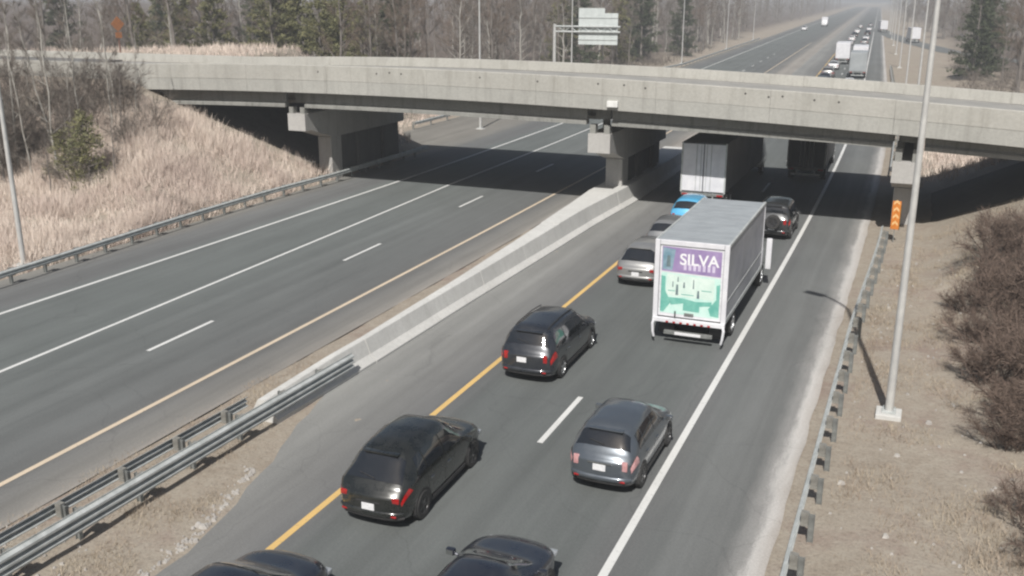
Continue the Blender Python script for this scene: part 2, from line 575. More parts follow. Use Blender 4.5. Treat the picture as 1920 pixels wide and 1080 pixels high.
# dark sheets that paint the deck's shade on the slopes at both ends
m_slope_shade = concrete('slope_shade_tone', (0.135, 0.13, 0.12), (0.075, 0.072, 0.067))
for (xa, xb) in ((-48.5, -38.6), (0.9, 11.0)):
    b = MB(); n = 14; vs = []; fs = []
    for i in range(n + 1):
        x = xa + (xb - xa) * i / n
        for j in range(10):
            ya = 57.3 - 0.72 * max(0, gz(x, 57))  # near edge trimmed along the deck's shadow line
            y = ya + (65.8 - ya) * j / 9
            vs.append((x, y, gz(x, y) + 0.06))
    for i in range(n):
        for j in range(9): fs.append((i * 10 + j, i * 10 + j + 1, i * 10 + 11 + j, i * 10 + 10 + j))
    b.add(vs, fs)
    struct(b.build('slope_shade_sheet', m_slope_shade), 'dark sheet painting the shade on the slope under the left end of the bridge' if xa < 0 else 'dark sheet painting the shade on the slope under the right end of the bridge')
#@@STRUCT
# ------------------------------------------------------------------ overpass
_tx = [-48, -42, -33, -27, -20.8, -11.5, -6, -3.4, 3.85, 9]
_tz = [7.78, 7.86, 7.95, 7.95, 7.86, 7.54, 7.36, 7.25, 6.85, 6.55]
_tp = np.polyfit(_tx, _tz, 3)


def TZ(x):
    """height of the near parapet's top along the bridge"""
    x = max(-50.0, min(12.0, x))
    return float(np.polyval(_tp, x))


bridge = empty('overpass_bridge', (-17, 59.7, 0))
tag(bridge, 'weathered grey concrete overpass crossing above both carriageways on three piers', 'bridge')
BO = Vector((-17, 59.7, 0))


def bpart(b, name, mat, parent=None, smooth=False):
    o = b.build(name, mat, None, smooth)
    o.parent = parent or bridge
    if parent is None: o.matrix_parent_inverse = Matrix.Translation(-BO)
    return o


def hbar(x0, x1, y0, y1, top, bot, seg=4):
    """bar along x whose top and bottom follow functions of x"""
    b = MB(); n = max(1, int(math.ceil((x1 - x0) / seg)))
    vs = []; fs = []
    for i in range(n + 1):
        x = x0 + (x1 - x0) * i / n
        vs += [(x, y0, bot(x)), (x, y1, bot(x)), (x, y1, top(x)), (x, y0, top(x))]
    for i in range(n):
        for k in range(4):
            k2 = (k + 1) % 4
            fs.append((i * 4 + k, i * 4 + k2, i * 4 + 4 + k2, i * 4 + 4 + k))
    fs += [(3, 2, 1, 0), tuple(n * 4 + k for k in range(4))]
    b.add(vs, fs)
    return b


# parapets and fascia beams, panel by panel (open joints between)
rnd = random.Random(3)
xj = [-96.0]
while xj[-1] < 21: xj.append(xj[-1] + rnd.choice((5.4, 6.1, 6.1, 7.0)))
for i in range(len(xj) - 1):
    a, c = xj[i] + 0.006, xj[i + 1] - 0.006
    dy = rnd.uniform(-0.005, 0.005); dz = rnd.uniform(-0.008, 0.008)
    b = MB()
    prof = [(0.0, -0.93), (0.38, -0.93), (0.30, -0.02), (0.27, 0.0), (0.03, 0.0), (0.0, -0.03)]
    n = 3; path = [((a + (c - a) * k / n, BY0 + dy, TZ(a + (c - a) * k / n) + dz), (0, 1)) for k in range(n + 1)]
    b.extr(prof, path)
    bpart(b, 'parapet_panel', M['conc_top'])
    bpart(hbar(a, c, BY0 + 0.012, BY0 + 0.55, lambda x: TZ(x) - 0.936, lambda x: TZ(x) - 1.71), 'fascia_beam', M['conc'])
    # far parapet, a little lower
    b = MB()
    prof = [(0.0, -0.95), (-0.38, -0.95), (-0.30, -0.32), (-0.27, -0.30), (-0.03, -0.30), (0.0, -0.33)]
    b.extr(prof, [((p[0][0], BY1 + dy, p[0][2]), (0, 1)) for p in path])
    bpart(b, 'parapet_panel', M['conc_top'])
    bpart(hbar(a, c, BY1 - 0.55, BY1 - 0.03, lambda x: TZ(x) - 0.965, lambda x: TZ(x) - 1.71), 'fascia_beam', M['conc'])
bpart(hbar(-64, 21, BY0 + 0.56, BY1 - 0.56, lambda x: TZ(x) - 0.95, lambda x: TZ(x) - 1.25), 'deck', pm('worn_deck_surface', (0.24, 0.235, 0.22), (0.30, 0.29, 0.27), 0.8, 0.9, world_co=True))
GD = lambda x: float(np.interp(x, [-48, -20, 0, 10], [2.74, 2.72, 2.46, 2.40]))       # girder soffit below parapet top
spans = [(-49.4, -38.3), (-36.8, -17.75), (-16.25, -1.35), (0.15, 11.4)]
for k, gy in enumerate((53.42, 56.0, 58.6, 61.2, 63.8, 66.08)):
    for (a, c) in spans:
        b = MB(); n = 5
        for part in range(n):
            pass
        path = []
        for i in range(n + 1):
            x = a + (c - a) * i / n
            path.append(((x, gy, TZ(x)), (0, 1)))
        vs = []; fs = []
        for (p, _) in path:
            t, g = p[2] - 1.25, p[2] - GD(p[0])
            for dy, z in ((-0.27, g), (0.27, g), (0.27, g + 0.20), (0.10, g + 0.32), (0.10, t - 0.2), (0.24, t - 0.1), (0.24, t), (-0.24, t), (-0.24, t - 0.1), (-0.10, t - 0.2), (-0.10, g + 0.32), (-0.27, g + 0.20)):
                vs.append((p[0], p[1] + dy, z))
        for i in range(n):
            for q in range(12):
                q2 = (q + 1) % 12
                fs.append((i * 12 + q, i * 12 + q2, i * 12 + 12 + q2, i * 12 + 12 + q))
        fs += [tuple(range(11, -1, -1)), tuple(n * 12 + q for q in range(12))]
        b.add(vs, fs)
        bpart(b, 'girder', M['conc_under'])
# cross diaphragms over each pier
for px in (-37.55, -17.0, -0.6):
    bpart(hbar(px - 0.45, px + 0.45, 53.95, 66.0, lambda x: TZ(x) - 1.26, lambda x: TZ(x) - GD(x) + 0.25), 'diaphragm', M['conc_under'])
# three piers: wall with pilaster columns under a hammerhead cap
for px, zt, base in ((-37.55, 4.80, -0.2), (-17.0, 4.56, -0.2), (-0.6, 3.97, -0.2)):
    zb = zt - 1.10
    w = MB(); w.box((px, 61.3, (zb + base) / 2 - 0.1), (0.62, 9.4, zb - base + 0.2 - 0.02))
    pier = bpart(w, 'pier', M['pier_shaded'])
    cap = MB()
    sec = [(53.25, zb, zt), (53.9, zb, zt), (56.4, zb - 0.75, zt), (66.3, zb - 0.75, zt)]
    vs = []; fs = []
    for y, z0, z1 in sec:
        vs += [(px - 0.66, y, z0), (px + 0.66, y, z0), (px + 0.66, y, z1), (px - 0.66, y, z1)]
    for i in range(3):
        for k in range(4):
            fs.append((i * 4 + k, i * 4 + (k + 1) % 4, i * 4 + 4 + (k + 1) % 4, i * 4 + 4 + k))
    fs += [(3, 2, 1, 0), (12, 13, 14, 15)]
    cap.add(vs, fs)
    o = cap.build('cap', M['cap'], None); o.parent = pier; o.matrix_parent_inverse = Matrix.Translation(-BO)
    o.parent = pier; o.matrix_parent_inverse = Matrix.Identity(4)
    for cy in (56.4, 59.9, 63.4):
        cb = MB(); cb.bbox((px, cy + 0.6, (zb - 0.76 + base) / 2), (1.05, 1.3, zb - 0.76 - base), 0.06)
        o = cb.build('column', M['cap'] if cy < 57 else M['pier_shaded'], pier)  # front column in the lit tone, rear ones in the shade-darkened tone
    for gy in (53.55, 56.0, 58.6, 61.2, 63.8, 66.0):
        top = TZ(px) - GD(px) + 0.004
        for sx in (-0.42, 0.42):
            pb = MB(); pb.box((px + sx, gy, (zt + top) / 2), (0.34, 0.42, top - zt - 0.004))
            pb.build('pedestal', M['conc_under'], pier)
# abutment walls at both ends
for ax, sgn in ((-49.4, -1), (11.4, 1)):
    top = TZ(ax) - 1.26
    b = MB(); b.box((ax + sgn * 0.32, 59.75, top - 2.0), (0.6, 13.0, 4.0))
    bpart(b, 'abutment_wall', M['pier'])
# small box fixed on the fascia, form-tie holes along it
b = MB(); b.bbox((-16.0, BY0 - 0.09, TZ(-16) - 1.36), (0.62, 0.24, 0.34), 0.03)
bpart(b, 'junction_box', pm('white_enamel_box', (0.72, 0.72, 0.70), (0.6, 0.6, 0.58), 4, 0.5))
hole = MB(); hole.cyl((0, 0, 0), (0, 1, 0), 0.06, 0.03, 8)
hme = hole.mesh('drain_hole', pm('dark_hole', (0.05, 0.05, 0.045), (0.08, 0.075, 0.07), 5, 0.9))
for x in (-46.2, -41.3, -35.2, -31.0, -30.1, -29.3, -24.1, -20.5, -16.9, -15.4, -14.2, -8.8, -7.6, -6.9, -5.3, -4.1, 0.4, 3.2):
    o = obj('drain_hole', hme, bridge); o.matrix_parent_inverse = Matrix.Translation(-BO)
    o.location = (x, BY0 + 0.012, TZ(x) - 0.34 - 0.05 * math.sin(x * 3))

# overpass road on its embankment to the left
struct(strip('overpass_road', 0, 1, 0, M['conc'], [0, 1])) if False else None
b = MB(); b.box((-182, 59.75, 6.84), (235.9, 12.6, 0.12))
o = b.build('overpass_road', pm('overpass_asphalt', (0.13, 0.13, 0.125), (0.18, 0.175, 0.165), 0.7, 0.9, world_co=True)); struct(o, 'road on top of the left embankment leading to the bridge')

# ------------------------------------------------------------------ median barrier
barr = empty('median_barrier', (-17, 48, 0))
tag(barr, 'pale concrete median barrier widening towards the middle bridge pier', 'barrier')


def bar_xr(y): return np.interp(y, [21, 27, 34, 50, 57, 75], [-16.98, -16.80, -16.72, -16.40, -16.05, -16.0])
def bar_w(y): return np.interp(y, [27, 34, 42, 50, 55, 75], [0.26, 0.42, 0.75, 1.2, 1.75, 1.9])
def bar_h(y): return np.interp(y, [21, 25, 36, 48, 75], [0.62, 0.80, 0.88, 1.05, 1.05])


yj = [21.6, 27.0, 31.6, 36.2, 40.8, 45.4, 50.0, 54.6, 59.2, 64.0, 68.8, 73.6]
for i in range(len(yj) - 1):
    b = MB(); vs = []; fs = []; a, c = yj[i] + 0.012, yj[i + 1] - 0.012
    dx = rnd.uniform(-0.015, 0.015); dz = rnd.uniform(-0.01, 0.01)
    for k in range(4):
        y = a + (c - a) * k / 3; x, w, h = bar_xr(y) + dx + off(y), bar_w(y), bar_h(y) + dz
        pr = [(0.42, -0.05), (0.42, 0.09), (0.18, 0.30), (0.0, h - 0.02), (-0.03, h), (-w + 0.03, h), (-w, h - 0.02), (-w - 0.18, 0.30), (-w - 0.40, 0.09), (-w - 0.40, -0.05)]
        vs += [(x + p, y, z) for p, z in pr]
    for k in range(3):
        for q in range(10):
            fs.append((k * 10 + q, k * 10 + (q + 1) % 10, k * 10 + 10 + (q + 1) % 10, k * 10 + 10 + q))
    fs += [tuple(range(9, -1, -1)), tuple(30 + q for q in range(10))]
    b.add(vs, fs)
    o = b.build('barrier_section', M['barrier'], barr); o.matrix_parent_inverse = Matrix.Translation((17, -48, 0))

# ------------------------------------------------------------------ guardrails
def beam_prof(face, thrie=False, th=0.012):
    """corrugated beam section; face = +1 looks to +x; z from the beam's foot"""
    W = [(0.0, 0.0), (0.0, 0.02), (0.075, 0.055), (0.08, 0.10), (0.01, 0.145), (0.01, 0.165), (0.08, 0.21), (0.075, 0.255), (0.0, 0.29), (0.0, 0.31)]
    if thrie:
        W = W[:-2] + [(0.01, 0.30), (0.01, 0.33), (0.08, 0.375), (0.075, 0.42), (0.0, 0.46), (0.0, 0.50)]
        W = [(a * 1.25, z * 1.12) for a, z in W]
    pr = [(a * face, z) for a, z in W] + [((a - th) * face, z) for a, z in reversed(W)]
    return pr


post_mesh = {}


def guardrail(name, label, xf, y0, y1, face, foot, thrie=None, post='galv_dull', group=None, seg=3.81, back=0.0):
    root = empty(name, (xf((y0 + y1) / 2) + off((y0 + y1) / 2), (y0 + y1) / 2, 0))
    tag(root, label, 'guardrail', group)
    inv = Matrix.Translation(-root.location)
    X = lambda y: xf(y) + off(y)
    y = y0
    while y < y1 - 0.05:
        e = min(y + seg, y1)
        b = MB(); n = 3
        th = thrie is not None and (y + e) / 2 > thrie
        pr = beam_prof(face, th)
        f = foot - (0.19 if th else 0)
        j = rnd.uniform(-0.006, 0.006)
        b.extr(pr, [((X(y + (e + 0.0 - y) * k / n) + j, y + (e - 0.006 - y) * k / n, f + j), (1, 0)) for k in range(n + 1)])
        o = b.build('rail_section', M['galv'], root); o.matrix_parent_inverse = inv
        for py in (y + 0.12, y + 0.12 + seg / 2):
            if py > y1 - 0.1: continue
            key = (post, face)
            if key not in post_mesh:
                pb = MB()
                pb.box((-face * 0.32, 0, 0.28), (0.012, 0.10, 1.0)); pb.box((-face * 0.20, 0, 0.28), (0.012, 0.10, 1.0)); pb.box((-face * 0.26, 0, 0.28), (0.11, 0.012, 1.0))
                bb = MB(); bb.box((-face * 0.105, 0, 0), (0.17, 0.14, 0.34))
                post_mesh[key] = (pb.mesh('post', M[post]), bb.mesh('blockout', M['post_wood']))
            pm_, bm_ = post_mesh[key]
            lean = rnd.uniform(-0.03, 0.03)
            o = obj('post', pm_, root); o.matrix_parent_inverse = inv; o.location = (X(py), py, foot - 0.5); o.rotation_euler = (lean, 0, 0)
            o = obj('blockout', bm_, root); o.matrix_parent_inverse = inv; o.location = (X(py), py, foot + 0.14)
        y = e
    return root


guardrail('guardrail', 'steel guardrail along the right shoulder in front of the tall lamp pole', lambda y: -1.62 + 0.30 * sst(34, 52, y), -4, 52.6, -1, 0.45)
guardrail('guardrail', 'steel guardrail along the far left shoulder below the dead grass slope', lambda y: -35.75 - 0.75 * sst(26, 45, y) + 0.4 * sst(48, 56, y), 12, 69, 1, 0.44)
guardrail('guardrail', 'double corrugated median guardrail face towards the queue of cars', lambda y: np.interp(y, [4, 12, 20, 26.9], [-16.85, -16.8, -16.62, -16.42]), 3.0, 25.6, 1, 0.48, thrie=9.0, group=None)
guardrail('guardrail', 'median guardrail face towards the empty left carriageway', lambda y: np.interp(y, [4, 12, 20, 26.8], [-17.7, -17.65, -17.45, -17.3]), 3.0, 21.4, -1, 0.48)
guardrail('guardrail', 'distant guardrail along the left carriageway beyond the bridge', lambda y: edge_l(y) + 0.75, 82, 300, 1, 0.44, seg=7.62)
guardrail('guardrail', 'distant guardrail along the right shoulder beyond the bridge', lambda y: -1.5, 72, 185, -1, 0.44, seg=7.62)


# ------------------------------------------------------------------ lamp poles
def lamp_pole(loc, h, side, label, group=None, arm=(-0.95, 0.45, 1.2), found=True):
    t = empty('lamp_pole', loc)
    tag(t, label, 'lamp pole', group)
    b = MB(); n = 8
    b.path([(0, 0, h * k / n) for k in range(n + 1)], [0.125 - 0.055 * k / n for k in range(n + 1)], 12)
    b.build('pole', M['pole'], t, 40)
    if found:
        b = MB(); b.bbox((0, 0, 0.02), (0.72, 0.72, 0.24), 0.03); b.build('foundation', M['barrier'], t)
        b = MB(); b.bbox((0, 0, 0.165), (0.40, 0.40, 0.05), 0.01)
        for sx in (-0.15, 0.15):
            for sy in (-0.15, 0.15): b.cyl((sx, sy, 0.21), (0, 0, 1), 0.025, 0.08, 6)
        b.build('base_plate', M['galv'], t)
    a = Vector(arm)
    b = MB(); top = Vector((0, 0, h - 0.05))
    b.path([top + Vector((a.x * s, a.y * s, a.z * math.sin(s * PI / 2))) for s in (0, 0.15, 0.3, 0.5, 0.7, 0.85, 1)], [0.07, 0.068, 0.066, 0.063, 0.06, 0.058, 0.056], 8)
    b.build('arm', M['pole'], t, 40)
    e = top + a; d = Vector((a.x, a.y, 0)).normalized()
    b = MB(); rot = d.to_track_quat('Y', 'Z').to_matrix()
    b.bbox(e + d * 0.36, (0.36, 0.88, 0.17), 0.05, rot)
    b.build('luminaire', M['galv_dull'], t)
    return t


lamp_pole((-0.02, 28.9, gz(-0.02, 28.9)), 12.3, -1, 'tall pale lamp pole standing on the right verge, nearest to the viewer')
lamp_pole((-37.85, 31.5, gz(-37.85, 31.5) - 0.05), 12.3, 1, 'lamp pole leaning at the left edge behind the guardrail', arm=(1.6, 0.2, 0.9))
ORD = ['first', 'second', 'third', 'fourth', 'fifth', 'sixth', 'seventh', 'eighth', 'ninth', 'tenth', 'eleventh', 'twelfth', 'thirteenth', 'fourteenth']
for i, y in enumerate((99, 144, 189, 234, 279, 324, 369, 414)):
    lamp_pole((0.1 + off(y), y, gz(0.1 + off(y), y) - 0.02), 12.3, -1,
              'first lamp pole beyond the bridge on the right verge, beside the near pole' if i == 0 else ORD[i] + ' lamp pole beyond the bridge in the row along the right verge',
              None if i == 0 else 'lamp poles receding on the right', arm=(-1.6, 0.2, 0.9))
for i, y in enumerate((85, 133, 186, 245, 300)):
    x = -38.4 + off(y) - (6.6 if y < 100 else 0)
    if y == 85: x = -38.4 - 0.6
    if y == 133: x = -38.4 + off(y) - 6.0
    lab = ['lamp pole behind the bridge, left of the overhead sign', 'lamp pole rising behind the right end of the overhead sign', 'lamp pole at the left road edge, right of the overhead sign',
           'lamp pole second from the overhead sign on the far left verge', 'farthest lamp pole of the left verge beside the bend'][i]
    lamp_pole((x, y, gz(x, y) - 0.05), 12.3, 1, lab, arm=(1.6, 0.2, 0.9))

# ------------------------------------------------------------------ overhead sign seen from behind
sg = empty('overhead_sign', (-52, 140, gz(-52, 140)))
tag(sg, 'pale overhead highway sign seen from behind on a post with a beam', 'sign')
g0 = gz(-52, 140)
alu = pm('sign_back_aluminium', (0.60, 0.64, 0.63), (0.52, 0.56, 0.55), 1.2, 0.55, metallic=0.15)
b = MB(); b.path([(0, 0, -0.3), (0, 0, 4), (0, 0, 8.3 - g0)], [0.26, 0.25, 0.23], 12); b.build('post', M['pole'], sg, 40)
b = MB(); b.bbox((0, 0, 0.05), (0.9, 0.9, 0.4), 0.04); b.build('foundation', M['barrier'], sg)
for dz in (0.0, -0.75):
    b = MB(); b.tube((0, 0, 7.95 - g0 + dz), (10.1, 0, 7.95 - g0 + dz), 0.14, 0.14, 10); b.build('beam', M['galv'], sg, 40)
for k in range(5):
    b = MB(); x = 0.6 + k * 1.9; b.tube((x, 0, 7.95 - g0), (x + 0.95, 0, 7.2 - g0), 0.05, 0.05, 6); b.tube((x + 0.95, 0, 7.2 - g0), (x + 1.9, 0, 7.95 - g0), 0.05, 0.05, 6); b.build('brace', M['galv'], sg)
for k in range(6):
    b = MB(); h1 = 10.55 if k < 4 else 9.85; z0 = 5.4
    b.box((4.15 + k * 1.0, 0.26, (h1 + z0) / 2 - g0), (0.985, 0.05, h1 - z0)); b.build('sign_panel', alu, sg)
for z in (6.1, 7.6, 9.2):
    b = MB(); b.box((6.65, 0.20, z - g0), (6.0, 0.08, 0.10)); b.build('stiffener', M['galv'], sg)

# ------------------------------------------------------------------ orange signs
dull_or = pm('faded_orange_sheeting', (0.42, 0.17, 0.06), (0.30, 0.13, 0.06), 4, 0.6)
orange = pm('orange_sheeting', (0.60, 0.20, 0.03), (0.48, 0.15, 0.02), 6, 0.45)
pale_or = pm('pale_orange_stripe', (0.74, 0.48, 0.22), (0.66, 0.38, 0.15), 9, 0.5)
t = empty('object_marker', (-0.80, 52.0, gz(-0.80, 52.0)))
t.scale = (0.7, 1, 1.08)
tag(t, 'narrow orange marker panel at the guardrail end before the right pier', 'road sign')
b = MB(); b.box((0, 0.05, 0.95), (0.06, 0.05, 1.9)); b.build('post', M['galv_dull'], t)
b = MB(); b.bbox((0, 0, 1.30), (0.58, 0.03, 1.35), 0.01); b.build('panel', orange, t)
for k in range(4):
    b = MB()
    z = 0.82 + k * 0.33
    b.add([(-0.2, -0.02, z - 0.03), (0, -0.02, z + 0.10), (0.2, -0.02, z - 0.03), (0.2, -0.02, z + 0.10), (0, -0.02, z + 0.23), (-0.2, -0.02, z + 0.10)], [(0, 1, 4, 5), (1, 2, 3, 4)])
    b.build('chevron', pale_or, t)
b = MB(); b.box((0.31, 0.0, 1.2), (0.05, 0.04, 1.2)); b.build('edge_strip', pm('dark_olive_edge', (0.08, 0.07, 0.01), (0.05, 0.045, 0.01), 6, 0.6), t)

t = empty('work_zone_sign', (-67.2, 69.2, gz(-67.2, 69.2)), R(78))
tag(t, 'orange diamond road sign standing at the left end of the bridge', 'road sign')
zc = 9.75 - gz(-67.2, 69.2)
b = MB(); b.box((0, 0.05, (zc + 0.3) / 2 - 0.1), (0.10, 0.06, zc + 0.3)); b.build('post', pm('rusty_post', (0.24, 0.12, 0.08), (0.16, 0.08, 0.06), 5, 0.8), t)
b = MB(); b.box((0, 0, zc), (0.95, 0.03, 0.95), Matrix.Rotation(R(45), 3, 'Y')); b.build('panel', dull_or, t)
b = MB(); b.box((0, 0, zc - 0.95), (0.62, 0.03, 0.5)); b.build('plaque', dull_or, t)
#@@VEH
# ------------------------------------------------------------------ cars
class CarShape:
    """lofted body: stations give (y, half width, bottom, shoulder height, top height, half width at top)"""
    def __init__(s, st, smooth=0.10, br=0.17, bf=0.24):
        s.br, s.bf = br, bf
        a = np.array(st, float)
        s.L = a[-1, 0]
        s.ys = np.linspace(0, s.L, 72)
        s.p = []
        for k in range(1, 6):
            v = np.interp(s.ys, a[:, 0], a[:, k])
            if k in (1, 3, 4, 5):
                kern = np.exp(-0.5 * ((s.ys[:, None] - s.ys[None, :]) / smooth) ** 2)
                kern /= kern.sum(1, keepdims=True)
                sm = kern @ v
                wt = np.clip(np.minimum(s.ys, s.L - s.ys) / 0.15, 0, 1)
                v = v * (1 - wt) + sm * wt
            s.p.append(v)

    def ring(s, y):
        w, zb, zs, zt, wr = [float(np.interp(y, s.ys, v)) for v in s.p]
        d = zt - zs
        c = min(0.17, d * 0.42)
        return [(0, zb), (w * 0.82, zb), (w * 0.935, zb + 0.05), (w * 0.985, zb + 0.20), (w, zb + 0.58 * (zs - zb)), (w * 0.992, zs - 0.09), (w * 0.965, zs),
                (wr + 0.035, zt - c), (wr * 0.90, zt - c * 0.42), (wr * 0.60, zt - c * 0.11), (0, zt)]

    def bend(s, x, y):
        """corners swept in plan at both ends"""
        q = min(1.0, abs(x) / max(s.p[0].max(), 0.1))
        return s.br * q ** 2.6 * max(0.0, 1 - y / 0.9) - s.bf * q ** 2.4 * max(0.0, 1 - (s.L - y) / 1.3)

    def P(s, y, t):
        r = s.ring(y)
        i = min(int(t), len(r) - 2); f = t - i
        x = r[i][0] + (r[i + 1][0] - r[i][0]) * f
        z = r[i][1] + (r[i + 1][1] - r[i][1]) * f
        if i == 6: x += 0.035 * math.sin(f * PI) * min(1, (r[7][1] - r[6][1]) / 0.4)      # side glass bulges
        return Vector((x, y + s.bend(x, y), z))

    def body(s):
        tt = [0, 1, 2, 3, 4, 5, 6, 6.25, 6.5, 6.75, 7, 7.5, 8, 9, 10]
        b = MB(); n = len(tt); m = 2 * n - 2
        vs = []; fs = []
        for y in s.ys:
            r = [s.P(y, min(t, 9.9999)) for t in tt]
            r[-1].x = 0
            vs += [tuple(p) for p in r] + [(-p.x, p.y, p.z) for p in r[-2:0:-1]]
        N = len(s.ys)
        for i in range(N - 1):
            for k in range(m):
                fs.append((i * m + k, i * m + (k + 1) % m, (i + 1) * m + (k + 1) % m, (i + 1) * m + k))
        # rounded end caps
        for base, sgn in ((0, -1), ((N - 1) * m, 1)):
            cy = s.ys[0] if sgn < 0 else s.ys[-1]
            ring = [Vector(vs[base + k]) for k in range(m)]
            cen = sum(ring, Vector()) / m
            prev = [base + k for k in range(m)]
            for sc, dy in ((0.93, 0.035), (0.6, 0.055), (0.2, 0.06)):
                o = len(vs)
                vs += [(cen.x + (p.x - cen.x) * sc, cy + s.bend((p.x - cen.x) * sc, cy) + sgn * dy, cen.z + (p.z - cen.z) * sc) for p in ring]
                cur = [o + k for k in range(m)]
                fs += [(prev[k], prev[(k + 1) % m], cur[(k + 1) % m], cur[k]) for k in range(m)]
                prev = cur
            fs.append(tuple(prev))
        b.add(vs, fs)
        return b

    def patch(s, side, y0, y1, t0, t1, nu=8, nv=4, out=0.009):
        """glass panel on the body; y0,y1 may depend on v in 0..1"""
        g = lambda a, v: a(v) if callable(a) else a
        b = MB(); vs = []; fs = []
        for j in range(nv + 1):
            v = j / nv; t = t0 + (t1 - t0) * v
            for i in range(nu + 1):
                y = g(y0, v) + (g(y1, v) - g(y0, v)) * i / nu
                p = s.P(y, t)
                dy = s.P(min(y + 0.03, s.L), t) - s.P(max(y - 0.03, 0), t)
                dt = s.P(y, min(t + 0.05, 9.99)) - s.P(y, max(t - 0.05, 0))
                nrm = dt.cross(dy)
                if nrm.length < 1e-8: nrm = Vector((0, 0, 1))
                nrm.normalize()
                if nrm.dot(Vector((p.x, 0, p.z - 0.8))) < 0: nrm = -nrm
                q = p + nrm * out
                vs.append((q.x * side, q.y, q.z))
        for j in range(nv):
            for i in range(nu):
                fs.append((j * (nu + 1) + i, j * (nu + 1) + i + 1, (j + 1) * (nu + 1) + i + 1, (j + 1) * (nu + 1) + i))
        b.add(vs, fs)
        return b

    def top_patch(s, y0, y1, t0=7.25, nu=10, nv=8, out=0.009):
        """windscreen or rear window over the centre line"""
        g = lambda a, v: a(v) if callable(a) else a
        b = MB(); vs = []; fs = []
        ts = list(np.linspace(t0, 10, nu // 2 + 1))
        full = [(1, t) for t in ts] + [(-1, t) for t in ts[-2::-1]]
        for j in range(nv + 1):
            for (sd_, t) in full:
                y = y0 + (y1 - y0) * j / nv
                p = s.P(y, min(t, 9.999))
                q = s.P(min(y + 0.03, s.L), 9.9); q2 = s.P(max(y - 0.03, 0), 9.9)
                d = (q - q2).normalized(); nrm = Vector((0, -d.z, d.y))
                vs.append((p.x * sd_, p.y + nrm.y * out, p.z + nrm.z * out))
        m = len(full)
        for j in range(nv):
            for i in range(m - 1):
                fs.append((j * m + i, j * m + i + 1, (j + 1) * m + i + 1, (j + 1) * m + i))
        b.add(vs, fs)
        return b


wheel_cache = {}


def wheel_mesh(r, w, rimmat):
    key = (r, w, rimmat)
    if key in wheel_cache: return wheel_cache[key]
    t = MB(); n = 24; prof = [(-w / 2, r * 0.66), (-w / 2, r * 0.93), (-w * 0.36, r), (w * 0.36, r), (w / 2, r * 0.93), (w / 2, r * 0.66)]
    vs = []; fs = []
    for i in range(n):
        a = 2 * PI * i / n
        vs += [(x, q * math.cos(a), q * math.sin(a)) for x, q in prof]
    k = len(prof)
    for i in range(n):
        for j in range(k):
            fs.append((i * k + j, i * k + (j + 1) % k, ((i + 1) % n) * k + (j + 1) % k, ((i + 1) % n) * k + j))
    t.add(vs, fs)
    rm = MB()
    rm.tube((-w * 0.30, 0, 0), (w * 0.28, 0, 0), r * 0.66, r * 0.66, 20)
    rm.tube((w * 0.28, 0, 0), (w * 0.42, 0, 0), r * 0.17, r * 0.14, 10)
    ring = MB()
    vs = []; fs = []
    for i in range(20):
        a = 2 * PI * i / 20
        for x, q in ((w * 0.28, r * 0.66), (w * 0.47, r * 0.67), (w * 0.47, r * 0.58), (w * 0.28, r * 0.56)):
            vs.append((x, q * math.cos(a), q * math.sin(a)))
    for i in range(20):
        for j in range(4):
            fs.append((i * 4 + j, i * 4 + (j + 1) % 4, ((i + 1) % 20) * 4 + (j + 1) % 4, ((i + 1) % 20) * 4 + j))
    rm.add(vs, fs)
    sp = MB()
    for i in range(5):
        a = 2 * PI * i / 5
        rot = Matrix.Rotation(a, 3, 'X')
        rm.box(rot @ Vector((w * 0.38, 0, r * 0.36)), (w * 0.16, r * 0.17, r * 0.46), rot)
    well = MB(); well.tube((w * 0.27, 0, 0), (w * 0.292, 0, 0), r * 0.565, r * 0.565, 20)
    wheel_cache[key] = (t.mesh('tyre', M['tyre'], 40), rm.mesh('rim', M[rimmat], 40), well.mesh('rim_well', M['blackp']))
    return wheel_cache[key]


def add_wheel(root, x, y, r, w, side, rimmat):
    tm, rm, wm = wheel_mesh(r, w, rimmat)
    o = obj('wheel', tm, root, (x, y, r)); o.rotation_euler = (random.uniform(0, 2), 0, 0 if side > 0 else PI)
    obj('rim', rm, o); obj('rim_well', wm, o)
    return o


